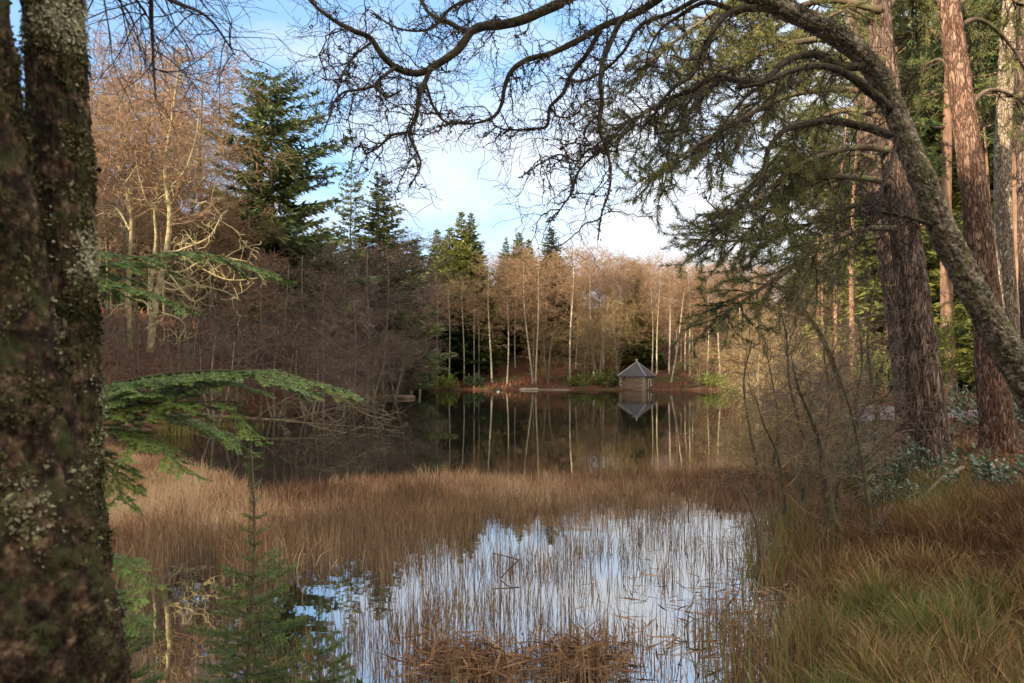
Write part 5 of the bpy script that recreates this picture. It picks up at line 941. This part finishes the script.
# ------------------------------------------------------------------ thin bare saplings on the right margin
def thin(pts, r0, seed, lab, tw=1.3, mat='twig_dark', ntw=15, moss=True):
    rg = random.Random(seed); p = polyline(pts); base = p[0].copy(); r = empty('bare_sapling', tuple(base)); tag(r, lab, 'sapling', 'thin bare saplings on the right margin'); p = p-base; n = len(p); tm = MB(); tm.tube(p, np.linspace(r0*1.25, .006, n), 8, n*8); tm.build('trunk', MAT['sapling_bark'], r)
    cfg = Cfg(step=[.08, .07, .06], wander=[.2, .22, .25], grav=[.02, .0, 0], maxl=2, rmin=.0028, bare=[.1, .1, 0], kids=[.7, .5], ang=(30, 70), ratio=(.3, .55), flat=.8, rr=.6, tint0=.3, tintv=.7); out = []
    ln = np.linalg.norm(np.diff(p, axis=0), axis=1).sum()
    for k in range(int(ln*ntw)):
        t = rg.uniform(.15, 1)*(n-1); i = min(int(t), n-2); q = Vector(p[i]).lerp(Vector(p[i+1]), t-i); grow(out, rg, q, Vector((rg.gauss(0, .8), rg.gauss(0, .8), rg.gauss(.3, .5))).normalized(), rg.uniform(.25, .9)*tw, .006, 0, cfg)
    c = MB(); c.segs(out, 3); c.build('crown', MAT[mat], r)
thin([(842, 545, 8.2), (833, 520, 8.2), (826, 490, 8.2), (822, 455, 8.2), (812, 420, 8.1), (800, 392, 8.0), (792, 362, 7.9)], .055, 1, 'mossy forked sapling standing in reeds left of the bank grass', mat='twig_purple')
thin([(836, 530, 8.2), (838, 495, 8.3), (842, 460, 8.4), (848, 430, 8.5), (856, 395, 8.6)], .03, 2, 'second thinner stem beside the mossy forked sapling', mat='twig_purple')
thin([(876, 572, 7.6), (872, 540, 7.6), (868, 500, 7.6), (862, 460, 7.6), (852, 415, 7.6), (840, 378, 7.6), (826, 340, 7.6)], .028, 3, 'slim upright sapling nearest the bank grass', mat='twig_purple')
thin([(785, 515, 8.8), (782, 480, 8.8), (776, 450, 8.7), (764, 425, 8.6), (755, 395, 8.5)], .022, 4, 'thin sapling leaning left at the edge of the reeds', mat='twig_gold')
thin([(845, 405, 16), (835, 370, 15.6), (818, 330, 15), (795, 300, 14.5), (772, 285, 14), (752, 270, 13.6)], .06, 5, 'bent mossy sapling arching towards the water below the pine boughs', tw=1.6, mat='twig_gold', ntw=7)
thin([(878, 420, 15), (872, 380, 15), (868, 350, 15), (872, 300, 15), (880, 260, 15)], .05, 6, 'dark upright sapling at the path edge', tw=1.5, ntw=7)
thin([(812, 470, 10.5), (806, 440, 10.5), (812, 400, 10.5), (826, 370, 10.5), (838, 340, 10.4)], .025, 7, 'pale thin sapling among tan scrub at the reed edge', mat='twig_gold')
thin([(760, 560, 7.2), (755, 520, 7.2), (742, 490, 7.1), (728, 470, 7.0)], .012, 8, 'short twiggy sapling rising out of the rushes', mat='twig_purple', ntw=14, tw=.6)
thin([(760, 500, 9.6), (756, 460, 9.6), (748, 420, 9.6), (744, 380, 9.6), (752, 340, 9.6)], .022, 11, 'wispy sapling at the outer end of the reeds, left of the other saplings', mat='twig_gold')
thin([(802, 505, 9.4), (806, 465, 9.4), (800, 425, 9.4), (790, 385, 9.4), (786, 335, 9.4), (778, 300, 9.4)], .03, 12, 'tall slender sapling rising behind the mossy forked one', mat='twig_purple')
thin([(858, 495, 9.2), (860, 450, 9.2), (856, 410, 9.2), (862, 365, 9.2), (858, 315, 9.2)], .026, 13, 'straight grey sapling before the rhododendron', mat='twig_purple')
thin([(818, 480, 11.0), (826, 440, 11.0), (830, 395, 11.0), (824, 350, 11.0), (832, 300, 11.0)], .03, 14, 'tangled sapling in front of the yew on the right bank', mat='twig_gold')
thin([(772, 470, 12.0), (778, 430, 12.0), (774, 390, 12.0), (766, 350, 12.0)], .026, 15, 'pale tangled sapling at the far right corner of the reeds', mat='twig_gold')
for px, Y, top, lab in [(800, 12.5, 415, 'tan leafless scrub bush where the reeds meet the right bank'), (770, 14.0, 430, 'pale leafless scrub bush at the far right reed edge'), (838, 13.5, 405, 'brown leafless scrub bush in front of the path'), (865, 10.5, 455, 'brown leafless scrub between saplings and rhododendron')]:
    plant('scrub_bush', WILLOW[1], 6, px, Y, top, lab, 'bush', 'leafless scrub at the reed edge', wide=1.6)
# broken stem in the water
mb = MB(); p = polyline([(492, 553, 7.55), (505, 556, 7.5), (519, 560, 7.45), (510, 568, 7.3), (501, 578, 7.25)]); p0 = p[-1].copy(); mb.tube(p-p0, [.005, .006, .008, .007, .006], 6); o = mb.build('broken_stem', MAT['twig_dark']); o.location = p0; tag(o, 'dark broken stem bent into a V over the sky reflection', 'stem')
# fallen branch on the right bank
mb = MB(); p = np.array([(x_, y_, gz1(x_, y_)+h_) for x_, y_, h_ in ((5.2, 9.0, .08), (5.6, 9.3, .16), (6.1, 9.7, .2), (6.6, 10.0, .12))]); p0 = p[0].copy(); mb.tube(p-p0, [.015, .025, .03, .035], 7, 20); o = mb.build('fallen_branch', MAT['grey_bark']); o.location = p0; tag(o, 'pale fallen branch on red leaf litter between the two big pines', 'branch')

# ------------------------------------------------------------------ unseen wood added behind the viewpoint, tree heights set to shade the foreground
def shade_wood():
    nr = np.random.default_rng(91); cm = MB(); n = 0; rgp = random.Random(91)
    for i in range(420):
        t = nr.uniform(17, 66); q_ = nr.uniform(-28, 47); x = t*SUN_AZ[0]+q_*SUN_AZ[1]; y = t*SUN_AZ[1]-q_*SUN_AZ[0]
        z = gz1(x, y); H = (3.9+.268*(t+12.9) if q_ < 31 else 8.5+.268*(t+25))+nr.normal(0, 1.2)-z
        if H < 3: continue
        k = 420; zz = nr.random(k)**.8*.9*H+.1*H; R = 3.0*(1-zz/H)**.7+.2; a = nr.uniform(0, 6.28, k); rr = R*np.sqrt(nr.random(k))
        p = np.stack([x+np.cos(a)*rr, y+np.sin(a)*rr, z+zz], 1); d = np.stack([np.cos(a), np.sin(a), nr.normal(-.2, .2, k)], 1); cm.leaves(p, d, nr.normal(0, .5, (k, 3))+np.array((0, 0, 1)), nr.uniform(.8, 1.6, k), nr.uniform(.4, .8, k), nr.random(k), .2)
        cm.tube(np.array([(x, y, z-.2), (x, y, z+H*.5), (x, y, z+H)]), [.2, .13, .02], 6, c=.1)
    tag(cm.build('shade_woods', MAT['spruce']), 'unseen conifer wood added behind the viewpoint to shade the foreground', 'wood', kind='stuff')
shade_wood()
